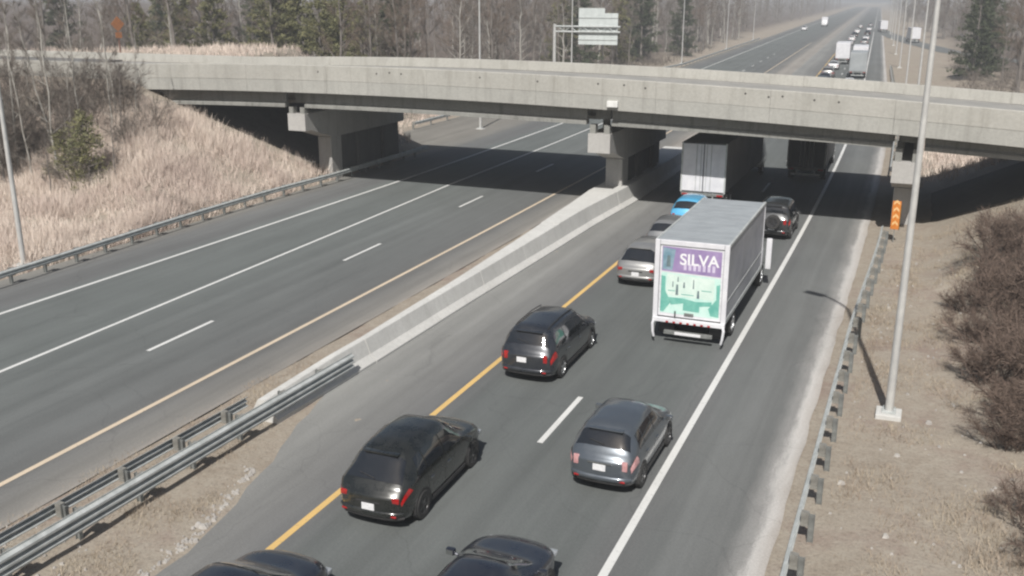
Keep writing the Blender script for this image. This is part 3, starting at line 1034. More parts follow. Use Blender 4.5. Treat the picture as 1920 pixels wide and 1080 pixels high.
def make_car(name, label, cat, kind, paint, loc, rz=0.0, rim='rim', group=None, tail='tail', plate=True, lite=False, plate_dx=0.0, handles=True, hs=1.04):
    """kind picks the stations. local +y is forward, y=0 the rear bumper"""
    if kind == 'suv':          # long sloping-tail crossover
        w = 0.95
        st = [(0.0, .80, .34, .72, .86, .74), (0.10, .90, .28, .93, 1.00, .76), (0.30, .945, .26, 1.00, 1.18, .70), (0.72, .95, .24, 1.03, 1.58, .60), (1.15, .95, .22, 1.02, 1.68, .61),
              (1.9, .955, .22, 1.00, 1.71, .62), (2.65, .955, .22, .98, 1.66, .61), (3.0, .955, .22, .97, 1.50, .62), (3.62, .95, .22, .97, 1.07, .74), (3.8, .95, .22, .95, 1.03, .78),
              (4.35, .93, .24, .88, .97, .74), (4.62, .86, .27, .76, .86, .66), (4.76, .70, .32, .64, .72, .52)]
        rw, ws, rt, rf, wy, wr, top = (0.20, 0.70), (2.74, 3.56), 1.7, 0, (0.92, 3.80), 0.36, 1.7
        side = [(lambda v: 0.78 + 0.10 * v, lambda v: 1.22 - 0.02 * v), (lambda v: 1.27 - 0.01 * v, lambda v: 2.12), (lambda v: 2.18, lambda v: 3.30 - 0.62 * v)]
    elif kind == 'van':        # upright-tail people carrier
        w = 0.96
        st = [(0.0, .84, .34, .80, .98, .80), (0.08, .92, .28, 1.00, 1.10, .78), (0.22, .95, .25, 1.06, 1.34, .70), (0.42, .96, .24, 1.07, 1.66, .66), (0.75, .96, .22, 1.06, 1.73, .66),
              (2.0, .965, .22, 1.03, 1.76, .66), (2.95, .965, .22, 1.00, 1.70, .65), (3.3, .965, .22, .99, 1.52, .66), (3.95, .96, .22, .99, 1.10, .76), (4.15, .96, .22, .96, 1.05, .78),
              (4.6, .94, .24, .88, .98, .74), (4.85, .87, .27, .76, .86, .66), (5.0, .70, .32, .62, .72, .52)]
        rw, ws, wy, wr = (0.15, 0.40), (3.04, 3.88), (0.95, 4.02), 0.35
        side = [(lambda v: 0.45 + 0.04 * v, lambda v: 1.30), (lambda v: 1.36, lambda v: 2.42), (lambda v: 2.48, lambda v: 3.62 - 0.62 * v)]
    elif kind == 'hatch':      # short compact estate
        w = 0.90
        st = [(0.0, .78, .34, .74, .90, .74), (0.08, .86, .28, .92, 1.02, .74), (0.24, .89, .25, .98, 1.26, .66), (0.50, .90, .24, .99, 1.52, .60), (0.80, .90, .22, .98, 1.58, .60),
              (1.6, .905, .22, .96, 1.60, .60), (2.35, .905, .22, .94, 1.54, .59), (2.7, .905, .22, .93, 1.38, .60), (3.25, .90, .22, .93, 1.04, .70), (3.42, .90, .22, .91, 1.00, .72),
              (3.85, .88, .24, .84, .93, .68), (4.08, .82, .27, .74, .83, .60), (4.2, .66, .32, .62, .70, .48)]
        rw, ws, wy, wr = (0.16, 0.47), (2.44, 3.18), (0.80, 3.40), 0.33
        side = [(lambda v: 0.55 + 0.06 * v, lambda v: 0.98), (lambda v: 1.03, lambda v: 1.86), (lambda v: 1.92, lambda v: 2.96 - 0.52 * v)]
    elif kind == 'jeep':       # boxy upright off-roader
        w = 0.92
        st = [(0.0, .84, .46, .90, 1.10, .78), (0.04, .90, .44, 1.04, 1.50, .72), (0.12, .91, .42, 1.08, 1.74, .70), (0.4, .92, .42, 1.08, 1.82, .70), (1.6, .92, .42, 1.08, 1.83, .70),
              (2.35, .92, .42, 1.06, 1.80, .69), (2.5, .92, .42, 1.06, 1.62, .70), (2.72, .90, .42, 1.04, 1.16, .74), (3.4, .86, .44, 1.02, 1.12, .70), (3.8, .80, .46, .96, 1.06, .66), (3.9, .70, .5, .86, .96, .56)]
        rw, ws, wy, wr = (0.035, 0.115), (2.38, 2.68), (0.72, 3.15), 0.40
        side = [(lambda v: 0.2, lambda v: 1.0), (lambda v: 1.06, lambda v: 1.75), (lambda v: 1.82, lambda v: 2.52 - 0.16 * v)]
    else:                      # sedan
        w = 0.92
        st = [(0.0, .76, .36, .72, .84, .72), (0.10, .87, .28, .88, .98, .76), (0.45, .91, .25, .94, 1.03, .78), (0.72, .92, .24, .95, 1.06, .74), (1.35, .92, .22, .95, 1.38, .58), (1.75, .92, .22, .94, 1.45, .57),
              (2.45, .925, .22, .93, 1.45, .57), (2.75, .925, .22, .92, 1.37, .57), (3.45, .92, .22, .92, 1.01, .72), (3.65, .92, .22, .90, .97, .74), (4.3, .90, .24, .82, .90, .70), (4.6, .82, .27, .72, .80, .60), (4.75, .64, .32, .60, .68, .46)]
        rw, ws, wy, wr = (0.78, 1.36), (2.72, 3.42), (0.98, 3.78), 0.325
        side = [(lambda v: 1.02 + 0.30 * v, lambda v: 1.86), (lambda v: 1.92, lambda v: 3.12 - 0.50 * v)]
    st = [(a_, b_, c_, d_ * hs, e_ * hs, f_ * 1.02) for a_, b_, c_, d_, e_, f_ in st]
    cs = CarShape(st, 0.05 if kind == 'jeep' else 0.11, 0.04 if kind == 'jeep' else 0.17)
    root = empty(name, loc, rz)
    tag(root, label, cat, group)
    cs.body().build('body', paint, root, True)
    cs.top_patch(*ws).build('windscreen', M['glass'], root, True)
    cs.top_patch(*rw).build('rear_window', M['glass'], root, True)
    for sd_ in (1, -1):
        for (a, c) in side:
            cs.patch(sd_, a, c, 6.12, 6.90).build('side_window', M['glass'], root, True)
    L = cs.L
    for sd_ in (1, -1):
        for y in wy:
            ad = MB(); ad.tube((sd_ * (w - 0.12), y, wr * 1.04), (sd_ * (w + 0.006), y, wr * 1.04), wr * 1.17, wr * 1.17, 24)
            # trim the arch below the sill
            ad.v = [(x, yy, max(z, 0.21)) for x, yy, z in ad.v]
            ad.build('wheel_arch', M['blackp'], root)
            add_wheel(root, sd_ * (w - 0.085), y, wr, 0.22, sd_, rim)
    # rear: bumper, lamps, plate
    zsh = float(np.interp(0.1, cs.ys, cs.p[2]))
    xs_ = np.linspace(-0.86 * w, 0.86 * w, 11)
    b = MB(); b.path([(x, cs.bend(x, 0) - 0.015 + (0.05 if abs(x) > 0.8 * w else 0), 0.47) for x in xs_], [0.055] + [0.085] * 9 + [0.055], 8); b.build('bumper', paint, root, 60)
    b = MB(); b.path([(x, cs.bend(x, 0) + 0.03 + (0.05 if abs(x) > 0.8 * w else 0), 0.345) for x in xs_], [0.05] + [0.065] * 9 + [0.05], 8); b.build('valance', M['blackp'], root, 60)
    for sd_ in (1, -1):
        tl0 = 4.5 if kind in ('van', 'jeep', 'hatch') else 4.95
        b = cs.patch(sd_, 0.0, (lambda v: 0.34 - 0.10 * v) if kind != 'jeep' else 0.10, tl0, 6.1, 6, 4, 0.014)
        hh = 0.26 if kind in ('van', 'hatch', 'jeep') else 0.13
        b.bbox((sd_ * 0.70 * w, cs.bend(0.70 * w, 0) - 0.03, zsh - 0.13), (0.22 if kind == 'suv' else 0.15, 0.05, hh), 0.02)
        b.build('tail_light', M[tail], root, 40)
        b = MB(); b.bbox((sd_ * (w - 0.30), cs.bend(w - 0.3, 0) - 0.095, 0.45), (0.14, 0.03, 0.05), 0.01); b.build('reflector', M['tail'], root)
        b = MB(); b.bbox((sd_ * (w - 0.25), L - 0.20, 0.64), (0.28, 0.26, 0.11), 0.05); b.build('headlight', M['headlamp'], root, 40)
        # mirror
        ym = ws[1] - 0.22
        b = MB(); b.bbox((sd_ * (w + 0.10), ym, 1.04), (0.20, 0.12, 0.15), 0.04); b.tube((sd_ * (w - 0.06), ym, 0.99), (sd_ * (w + 0.06), ym, 1.02), 0.025, 0.025, 6)
        mo = b.build('mirror', paint, root, 40)
        b = MB(); b.box((sd_ * (w + 0.105), ym - 0.064, 1.04), (0.15, 0.01, 0.105)); b.build('mirror_glass', M['chrome'], mo)
        if handles and not lite:
            for (a, c) in side[-2:]:
                yh = a(0) + 0.14
                p = cs.P(yh, 4.7)
                b = MB(); b.bbox((sd_ * (p.x + 0.015), yh, 0.87), (0.03, 0.17, 0.03), 0.01); b.build('door_handle', M['chrome'], root)
            # door seams
            for (a, c) in side[-2:]:
                q = MB(); y = a(0) - 0.03
                pts = [cs.P(y, tt) for tt in (2.6, 3.2, 4.0, 4.6, 5.2, 5.9)]
                vs = []
                for p in pts:
                    vs += [((p.x + 0.003) * sd_, y - 0.006, p.z), ((p.x + 0.003) * sd_, y + 0.006, p.z)]
                q.add(vs, [(i * 2, i * 2 + 1, i * 2 + 3, i * 2 + 2) for i in range(len(pts) - 1)])
                q.build('door_seam', M['blackp'], root)
        # lower sill and window trim line
        b = MB(); b.bbox((sd_ * (w * 0.965), (wy[0] + wy[1]) / 2, 0.27), (0.07, wy[1] - wy[0] - 2.5 * wr, 0.11), 0.02); b.build('sill', M['blackp'], root)
        if kind in ('van',):
            y0_, y1_ = side[0][0](1) + 0.1, side[-1][1](1) - 0.1
            pts = [(sd_ * (cs.P(y, 8.0).x - 0.04), y, cs.P(y, 8.1).z + 0.045) for y in np.linspace(y0_, y1_, 9)]
            b = MB(); b.path(pts, [0.018] * 9, 6); b.build('roof_rail', M['blackp'], root)
    if plate:
        zp = {'suv': 0.62, 'van': 0.82, 'hatch': 0.76, 'jeep': 0.62}.get(kind, 0.66)
        b = MB(); b.bbox((plate_dx, -0.068, zp), (0.33, 0.02, 0.17), 0.006); b.build('license_plate', M['plate'], root)
        b = MB(); b.bbox((plate_dx, -0.058, zp + 0.115), (0.62, 0.03, 0.045), 0.012); b.build('plate_garnish', M['chrome'] if kind == 'hatch' else M['blackp'], root)
    if kind != 'sedan' and not lite:
        yw = rw[0] + 0.02; pz = cs.P(yw, 9.9)
        b = MB(); b.tube((0.05, pz.y - 0.02, pz.z + 0.03), (-0.36, pz.y + 0.05, pz.z + 0.10), 0.012, 0.008, 5); b.build('wiper', M['blackp'], root)
        pr = cs.P(rw[1] + 0.02, 9.9)
        b = MB(); b.bbox((0, pr.y - 0.03, pr.z - 0.004), (0.92, 0.16, 0.03), 0.012); b.build('spoiler', paint, root, 40)
        b = MB(); b.bbox((0, pr.y + 0.22, pr.z + 0.05), (0.05, 0.16, 0.07), 0.02); b.build('roof_fin', paint, root)
    if kind == 'jeep':
        tm, rm, wm = wheel_mesh(0.37, 0.24, 'rim_dark')
        o = obj('spare_wheel', tm, root, (0.08, -0.20, 1.0)); o.rotation_euler = (0, 0, -PI / 2); obj('rim', rm, o)
    return root


P_black = car_paint('black_green_paint', (0.010, 0.012, 0.011), 0.2, 0.22)
P_navy = car_paint('dark_slate_paint', (0.024, 0.028, 0.036), 0.35, 0.25)
P_grey = car_paint('gunmetal_paint', (0.105, 0.122, 0.142), 0.5, 0.27)
P_dgrey = car_paint('charcoal_paint', (0.03, 0.033, 0.036), 0.4, 0.3)
P_blackblue = car_paint('black_blue_paint', (0.022, 0.026, 0.040), 0.4, 0.24)
P_silver = car_paint('silver_paint', (0.30, 0.30, 0.295), 0.5, 0.35)
P_bluecar = car_paint('bright_blue_paint', (0.09, 0.40, 0.66), 0.15, 0.3)
P_white = car_paint('white_paint', (0.70, 0.70, 0.70), 0.0, 0.35)
P_grey2 = car_paint('mid_grey_paint', (0.22, 0.225, 0.23), 0.4, 0.35)

make_car('parked_car' if False else 'car', 'black crossover straddling the yellow line, with rear lamp glinting in the sun', 'car', 'suv', P_black, (-10.98, 17.5, 0.004), R(1.0), 'rim_dark', hs=1.08)
make_car('car', 'dark slate people carrier with bright wheels behind the white box truck', 'car', 'van', P_navy, (-11.02, 27.3, 0.004), R(0.3), 'rim', plate_dx=-0.1)
make_car('car', 'gunmetal grey hatchback in the right lane beside the white dash', 'car', 'hatch', P_grey, (-6.53, 21.2, 0.004), R(-0.4), 'rim_dark', tail='tail_clear', hs=1.08)
make_car('car', 'black sedan cut off by the bottom edge in the right lane', 'car', 'sedan', P_blackblue, (-7.05, 12.65, 0.004), R(-0.6), 'rim')
make_car('car', 'black car cut off by the bottom edge at the yellow line', 'car', 'suv', P_blackblue, (-11.05, 10.15, 0.004), R(0.6), 'rim_dark')
make_car('car', 'silver crossover to the left of the white box truck', 'car', 'suv', P_silver, (-10.72, 39.2, 0.004), 0, 'rim')
make_car('car', 'mid grey hatchback between the silver crossover and the blue car', 'car', 'hatch', P_grey2, (-11.0, 44.9, 0.004), 0, 'rim', lite=True)
make_car('car', 'bright blue hatchback behind the trailer under the bridge', 'car', 'hatch', P_bluecar, (-11.15, 50.2, 0.004), 0, 'rim', lite=True, hs=1.1)
make_car('off_road_car', 'dark boxy off-roader with spare wheel ahead of the box truck', 'car', 'jeep', P_dgrey, (-6.65, 50.3, 0.004), 0, 'rim_dark')

# ------------------------------------------------------------------ white box truck
tr = empty('box_truck', (-6.98, 32.9, 0.004), R(0.2))
tag(tr, 'white box truck with purple and green rear door in the right lane', 'truck')
TW, TL, TZ0, TZ1 = 2.60, 8.0, 0.98, 3.82
white_t = pm('truck_white', (0.70, 0.70, 0.72), (0.58, 0.58, 0.61), 1.6, 0.45, 0.02, 20)
roof_t = pm('truck_roof_translucent', (0.32, 0.345, 0.36), (0.27, 0.29, 0.305), 1.5, 0.55, 0.05, 8)
side_t = pm('truck_side_print', (0.40, 0.41, 0.43), (0.24, 0.25, 0.28), 0.55, 0.5, stretch=(1, 0.6, 1.3))
purple = pm('purple_print', (0.24, 0.17, 0.34), (0.34, 0.26, 0.44), 1.6, 0.5)
bluep = pm('slate_blue_print', (0.13, 0.24, 0.30), (0.26, 0.35, 0.42), 3.5, 0.5)
teal = pm('teal_print', (0.10, 0.36, 0.30), (0.20, 0.48, 0.40), 2.2, 0.5)
mint = pm('mint_print', (0.42, 0.68, 0.60), (0.60, 0.76, 0.70), 2.4, 0.5)
dkp = pm('dark_print', (0.10, 0.14, 0.17), (0.16, 0.22, 0.22), 5, 0.5)
lilac = pm('lilac_print', (0.60, 0.54, 0.68), (0.52, 0.46, 0.60), 5, 0.5)
hx = TW / 2
b = MB(); b.box((0, TL / 2, (TZ0 + TZ1) / 2), (TW - 0.02, TL - 0.1, TZ1 - TZ0 - 0.06)); b.build('cargo_box', side_t, tr)
b = MB(); b.bbox((0, TL / 2, TZ1 - 0.015), (TW - 0.12, TL - 0.12, 0.03), 0.01); rf_ = b.build('roof', roof_t, tr)
for k in range(1, 12):
    b = MB(); b.box((0, 0.1 + k * (TL - 0.2) / 12, TZ1 + 0.004), (TW - 0.16, 0.04, 0.012)); b.build('roof_bow', roof_t, rf_)
for sd_ in (1, -1):
    b = MB(); b.bbox((sd_ * (hx - 0.02), TL / 2, TZ1 - 0.03), (0.08, TL, 0.10), 0.01); b.build('top_rail', M['galv'], tr)
    b = MB(); b.bbox((sd_ * (hx - 0.02), TL / 2, TZ0 + 0.06), (0.07, TL, 0.16), 0.01); b.build('bottom_rail', M['galv'], tr)
    b = MB(); b.bbox((sd_ * (hx - 0.075), -0.02, (TZ0 + TZ1) / 2), (0.17, 0.10, TZ1 - TZ0 + 0.02), 0.015); b.build('rear_post', white_t, tr)
    b = MB(); b.bbox((sd_ * (hx - 0.05), TL - 0.02, (TZ0 + TZ1) / 2), (0.12, 0.08, TZ1 - TZ0), 0.015); b.build('front_post', white_t, tr)
    # printed shapes on the flank: flat film
    for (y0, y1, z0, z1, mm) in ((1.0, 3.0, 2.1, 3.3, lilac), (3.3, 5.4, 1.9, 2.9, mint), (5.7, 7.3, 1.8, 3.2, bluep)):
        q = MB(); xx = sd_ * (hx - 0.008)
        q.add([(xx, y0, z0), (xx, y1, z0 + 0.2), (xx, y1 - 0.15, z1), (xx, y0 + 0.3, z1 - 0.25)], [(0, 1, 2, 3)]); q.build('side_print', pm('faded_print', (0.36, 0.37, 0.40), (0.28, 0.29, 0.33), 1.2, 0.5), tr)
    b = MB(); b.box((sd_ * (hx - 0.004), TL / 2, 1.75), (0.02, TL - 0.3, 0.05)); b.build('rub_strip', M['galv'], tr)
b = MB(); b.bbox((0, -0.02, TZ1 - 0.08), (TW - 0.34, 0.09, 0.18), 0.015); b.build('rear_header', white_t, tr)
dw = TW - 0.36
b = MB(); b.box((0, 0.0, (TZ0 + TZ1) / 2 - 0.07), (dw, 0.04, TZ1 - TZ0 - 0.22)); door = b.build('rear_door', white_t, tr)
dz0, dz1 = TZ0 + 0.06, TZ1 - 0.19


def pr(name, poly, mat, y=-0.024):
    """flat print on the door, coordinates in door widths (0..1, 0..1)"""
    q = MB(); q.add([(-dw / 2 + dw * u, y, dz0 + (dz1 - dz0) * v) for u, v in poly], [tuple(range(len(poly)))])
    return q.build(name, mat, door)


b = MB(); b.bbox((0.0, -0.045, dz0 + 0.12), (0.34, 0.05, 0.10), 0.015); b.build('latch', M['galv_dull'], door)
b = MB(); b.bbox((-0.5, -0.04, dz0 + 0.05), (0.05, 0.03, 0.30), 0.01); b.build('pull_strap', M['blackp'], door)
for k in range(1, 9):
    b = MB(); b.box((0, -0.021, dz0 + (dz1 - dz0) * k / 9), (dw, 0.004, 0.014)); b.build('door_slat_joint', M['galv'], door)
pr('print_band', [(0.03, 0.64), (0.97, 0.62), (0.97, 0.97), (0.03, 0.985)], purple, -0.0245)
pr('print_patch', [(0.04, 0.66), (0.20, 0.655), (0.24, 0.95), (0.04, 0.97)], bluep, -0.026)
pr('print_patch', [(0.10, 0.70), (0.17, 0.70), (0.16, 0.86), (0.11, 0.86)], dkp, -0.0275)
pr('print_base', [(0.03, 0.04), (0.97, 0.03), (0.97, 0.60), (0.03, 0.62)], mint, -0.0245)
pr('print_panel', [(0.12, 0.30), (0.88, 0.28), (0.88, 0.585), (0.12, 0.60)], pm('pale_print', (0.66, 0.76, 0.70), (0.54, 0.68, 0.61), 3, 0.5), -0.026)
pr('print_leaf', [(0.03, 0.06), (0.08, 0.05), (0.20, 0.20), (0.10, 0.36), (0.10, 0.56), (0.03, 0.57)], teal, -0.0275)
pr('print_leaf', [(0.97, 0.05), (0.97, 0.52), (0.91, 0.50), (0.92, 0.30), (0.80, 0.16), (0.84, 0.06)], teal, -0.0275)
pr('print_wave', [(0.20, 0.16), (0.40, 0.20), (0.60, 0.17), (0.85, 0.20), (0.85, 0.26), (0.60, 0.24), (0.40, 0.27), (0.16, 0.27)], teal, -0.0275)
pr('print_block', [(0.40, 0.10), (0.66, 0.09), (0.66, 0.19), (0.40, 0.20)], teal, -0.029)
for u, v0, v1, wd in ((0.29, 0.31, 0.46, 0.045), (0.63, 0.29, 0.40, 0.04), (0.40, 0.42, 0.50, 0.03), (0.22, 0.42, 0.50, 0.018), (0.55, 0.42, 0.55, 0.02), (0.30, 0.50, 0.57, 0.02)):
    pr('print_mark', [(u - wd / 2, v0), (u + wd / 2, v0), (u + wd / 3, v1), (u - wd / 3, v1)], dkp, -0.029)
for u0, u1, v in ((0.36, 0.56, 0.32), (0.68, 0.84, 0.40), (0.14, 0.26, 0.36)):
    pr('print_rule', [(u0, v), (u1, v), (u1, v + 0.012), (u0, v + 0.012)], teal, -0.029)
for k in range(7):
    u = 0.38 + k * 0.075
    pr('print_letter_mark', [(u, 0.675), (u + 0.045, 0.675), (u + 0.045, 0.765), (u, 0.77)], lilac, -0.026)
tc = bpy.data.curves.new('door_lettering', 'FONT'); tc.body = 'SILVA'; tc.size = 0.56; tc.extrude = 0.001; tc.offset = 0.012
to = bpy.data.objects.new('tmp', tc); C.objects.link(to)
bpy.context.view_layer.update()
tme = bpy.data.meshes.new_from_object(to.evaluated_get(bpy.context.evaluated_depsgraph_get()))
bpy.data.objects.remove(to)
tme.materials.clear(); tme.materials.append(pm('white_print', (0.78, 0.78, 0.80), (0.7, 0.7, 0.72), 5, 0.5))
lo_ = obj('door_lettering', tme, door, (-0.42, -0.028, 2.98)); lo_.rotation_euler = (PI / 2, R(-1), 0)
# chassis, bumper, lift gate struts, flaps
b = MB(); b.box((0.42, TL / 2, 0.82), (0.10, TL - 0.2, 0.26)); b.box((-0.42, TL / 2, 0.82), (0.10, TL - 0.2, 0.26)); b.build('chassis', M['blackp'], tr)
b = MB(); b.bbox((0, -0.06, TZ0 - 0.09), (TW, 0.16, 0.16), 0.02); b.build('rear_sill', white_t, tr)
for k in range(7):
    b = MB(); b.bbox((-0.75 + k * 0.25, -0.15, TZ0 - 0.13), (0.10, 0.03, 0.06), 0.01); b.build('marker_lamp', M['tail'], tr)
b = MB(); b.bbox((0, -0.02, 0.42), (1.75, 0.12, 0.14), 0.02); b.build('bumper', M['galv_dull'], tr)
b = MB(); b.bbox((0.0, -0.095, 0.42), (0.95, 0.03, 0.10), 0.01); b.build('license_plate', M['plate'], tr)
for sd_ in (1, -1):
    b = MB(); b.path([(sd_ * (hx - 0.06), -0.10, TZ0 - 0.1), (sd_ * (hx - 0.02), -0.16, 0.72), (sd_ * (hx - 0.05), -0.18, 0.42), (sd_ * (hx - 0.09), -0.16, 0.24)], [0.05, 0.05, 0.045, 0.04], 6); b.build('lift_gate_strut', white_t, tr)
    b = MB(); b.box((sd_ * 0.92, 0.55, 0.55), (0.55, 0.02, 0.72)); b.build('mud_flap', M['blackp'], tr)
    for q, dx in enumerate((0.10, 0.40)):
        add_wheel(tr, sd_ * (hx - 0.05 - dx), 1.75, 0.47, 0.26, sd_, 'rim')
    add_wheel(tr, sd_ * (hx - 0.20), TL + 0.75, 0.47, 0.28, sd_, 'rim')
    # tall mirrors
    b = MB(); b.bbox((sd_ * (hx + 0.20), TL + 0.55, 1.50), (0.24, 0.10, 1.35), 0.04); mo = b.build('mirror', white_t, tr, 40)
    b = MB(); b.tube((sd_ * 1.0, TL + 0.62, 2.1), (sd_ * (hx + 0.2), TL + 0.58, 2.05), 0.02, 0.02, 6); b.tube((sd_ * 1.0, TL + 0.62, 1.05), (sd_ * (hx + 0.2), TL + 0.58, 1.1), 0.02, 0.02, 6); b.build('mirror_bracket', M['blackp'], mo)
# cab
cabs = CarShape([(0, 1.02, .55, 1.65, 2.62, .92), (0.15, 1.06, .5, 1.66, 2.70, .94), (1.0, 1.08, .5, 1.64, 2.72, .93), (1.35, 1.08, .5, 1.62, 2.45, .93), (1.75, 1.08, .5, 1.58, 1.72, .95), (2.5, 1.05, .5, 1.35, 1.50, .90), (2.75, .9, .55, 1.1, 1.25, .75)], 0.06)
b = cabs.body(); b.v = [(x, y + TL + 0.02, z) for x, y, z in b.v]; cab = b.build('cab', white_t, tr, True)
g_ = cabs.top_patch(1.12, 1.72); g_.v = [(x, y + TL + 0.02, z) for x, y, z in g_.v]; g_.build('windscreen', M['glass'], cab, True)
for sd_ in (1, -1):
    g_ = cabs.patch(sd_, 0.35, lambda v: 1.45 - 0.35 * v, 6.1, 6.9); g_.v = [(x, y + TL + 0.02, z) for x, y, z in g_.v]; g_.build('side_window', M['glass'], cab, True)


# ------------------------------------------------------------------ trailers and far lorries
def box_lorry(name, label, loc, w, l, z0, z1, mat, rear_mat, cabmat, group=None, lite=False, rz=0.0):
    t = empty(name, loc, rz)
    tag(t, label, 'truck', group)
    b = MB(); b.bbox((0, l / 2, (z0 + z1) / 2), (w, l, z1 - z0), 0.03); b.build('cargo_box', mat, t)
    for sd_ in (1, -1):
        b = MB(); b.bbox((sd_ * w / 4, -0.012, (z0 + z1) / 2), (w / 2 - 0.06, 0.03, z1 - z0 - 0.16), 0.01); b.build('rear_door', rear_mat, t)
        if not lite:
            for lx in (0.16, 0.42):
                b = MB(); b.tube((sd_ * lx, -0.05, z0 + 0.05), (sd_ * lx, -0.05, z1 - 0.1), 0.02, 0.02, 6); b.build('lock_rod', M['galv'], t)
            b = MB(); b.bbox((sd_ * (w / 2 - 0.03), -0.02, (z0 + z1) / 2), (0.09, 0.06, z1 - z0), 0.015); b.build('rear_post', M['galv'], t)
            b = MB(); b.box((sd_ * 0.85, 0.25, 0.72), (0.5, 0.02, 0.7)); b.build('mud_flap', M['blackp'], t)
        b = MB(); b.bbox((sd_ * (w / 2 - 0.28), -0.04, z0 - 0.12), (0.36, 0.06, 0.10), 0.02); b.build('tail_light', M['tail'], t)
        for y in ((0.75, 1.95) if l > 9 else (1.6,)):
            add_wheel(t, sd_ * (w / 2 - 0.16), y, 0.50, 0.30, sd_, 'rim')
        add_wheel(t, sd_ * (w / 2 - 0.18), l + 1.1, 0.50, 0.28, sd_, 'rim')
    b = MB(); b.bbox((0, 0.02, z0 - 0.10), (w - 0.1, 0.12, 0.18), 0.02); b.build('rear_sill', M['galv_dull'], t)
    b = MB(); b.bbox((0, 0.0, 0.52), (1.9, 0.1, 0.12), 0.02); b.tube((0.6, 0, 0.5), (0.6, 0, z0), 0.04, 0.04, 6); b.tube((-0.6, 0, 0.5), (-0.6, 0, z0), 0.04, 0.04, 6); b.build('underride_guard', M['galv'], t)
    b = MB(); b.box((0, l / 2, z0 - 0.15), (0.9, l - 0.3, 0.28)); b.build('chassis', M['blackp'], t)
    cb = cabs.body(); cb.v = [(x * w / 2.2, y + l + 0.25, z * 1.05) for x, y, z in cb.v]; cb.build('cab', cabmat, t, True)
    return t


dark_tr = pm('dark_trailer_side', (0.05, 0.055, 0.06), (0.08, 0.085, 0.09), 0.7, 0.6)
shade_tr = pm('shade_toned_trailer_side', (0.055, 0.06, 0.066), (0.085, 0.09, 0.098), 0.7, 0.55)  # white trailer's side, coloured dark to hold the bridge's shade
grey_tr = pm('grey_trailer', (0.34, 0.36, 0.37), (0.26, 0.28, 0.29), 0.7, 0.5)
box_lorry('semi_trailer', 'white trailer stopped half in the shade below the bridge', (-11.42, 55.65, 0.004), 2.58, 13.4, 1.15, 4.05, shade_tr, white_t, P_white)
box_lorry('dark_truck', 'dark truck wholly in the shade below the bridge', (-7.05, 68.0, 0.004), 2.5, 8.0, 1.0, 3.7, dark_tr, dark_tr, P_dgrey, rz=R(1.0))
far_q = [('truck', -9.9, 196, 'distant white box truck in the left lane of the queue beyond the bridge', white_t), ('truck', -6.5, 162, 'distant grey truck in the right lane of the queue, nearest beyond the bridge', grey_tr),
         ('truck', -6.6, 183, 'distant white truck right behind the nearest grey one in the far queue', white_t)]
for kd, x, y, lab, mm in far_q:
    box_lorry('distant_truck', lab, (x + off(y), y, 0.004), 2.5, 8.5, 1.1, 3.9, mm, mm, P_white, lite=True, rz=R(2.9))
rel = ramp_x(300)
box_lorry('distant_truck', 'distant white truck on the slip road, nearer of the two', (ramp_x(298) + off(298), 298, 0.02), 2.5, 9, 1.1, 4.0, white_t, white_t, P_white, lite=True, rz=R(8))
box_lorry('distant_truck', 'distant white truck joining from the slip road ahead of another', (ramp_x(385) + off(385), 385, 0.02), 2.5, 9, 1.1, 4.0, white_t, white_t, P_white, lite=True, rz=R(8))
G_ = 'cars far along the queue'
KN = {'sedan': 'sedan', 'suv': 'crossover', 'hatch': 'hatchback', 'van': 'people carrier'}
PN_ = {'white_paint': 'white', 'charcoal_paint': 'charcoal', 'silver_paint': 'silver', 'black_green_paint': 'black', 'mid_grey_paint': 'grey'}
cols = [P_white, P_dgrey, P_silver, P_black, P_grey2]
k_ = 0
src = {}
for lane, ys in ((-7.15, (82, 90, 97, 141, 204, 213, 224, 238, 256, 280, 310, 350, 400, 460)), (-10.8, (78, 87, 98, 140, 150, 160, 180, 210, 221, 236, 252, 275, 300, 330, 370, 430))):
    for y in ys:
        pc = cols[(k_ * 3 + int(y)) % 5]; kd = ('sedan', 'suv', 'hatch', 'van')[(k_ + int(y)) % 4]
        if y > 185 and k_ % 2 == 0: pc = P_white
        if y in (140, 150): pc = P_dgrey
        key = (kd, pc.name)
        near = y < 110
        n_ = sum(1 for q in ys if 165 < q < y)
        lab = '%s %s, %s small car of the far %s-lane queue beyond the bridge' % (PN_[pc.name], KN[kd], ORD[n_], 'right' if lane > -9 else 'left')
        if near: lab = 'car in the queue just behind the bridge, hidden by its deck'
        if y in (140, 141, 150, 160):
            lab = {140: 'dark distant car nearest beyond the bridge in the left lane', 141: 'distant car nearest beyond the bridge in the right lane', 150: 'dark distant car second beyond the bridge in the left lane', 160: 'distant car just below the white truck in the left lane'}[y]
        gname = None if y in (140, 141, 150, 160) else ('queue cars hidden by the deck' if near else G_)
        if near: k_ += 1; continue
        if key in src:
            o = copy_tree(src[key]); o.location = (lane + off(y), y, 0.004); o.rotation_euler = (0, 0, R(2.9)); o['label'] = lab
            if 'group' in o.keys(): del o['group']
            if gname: o['group'] = gname
        else:
            src[key] = make_car('distant_car', lab, 'car', kd, pc, (lane + off(y), y, 0.004), R(2.9), 'rim', group=gname, lite=True)
        k_ += 1
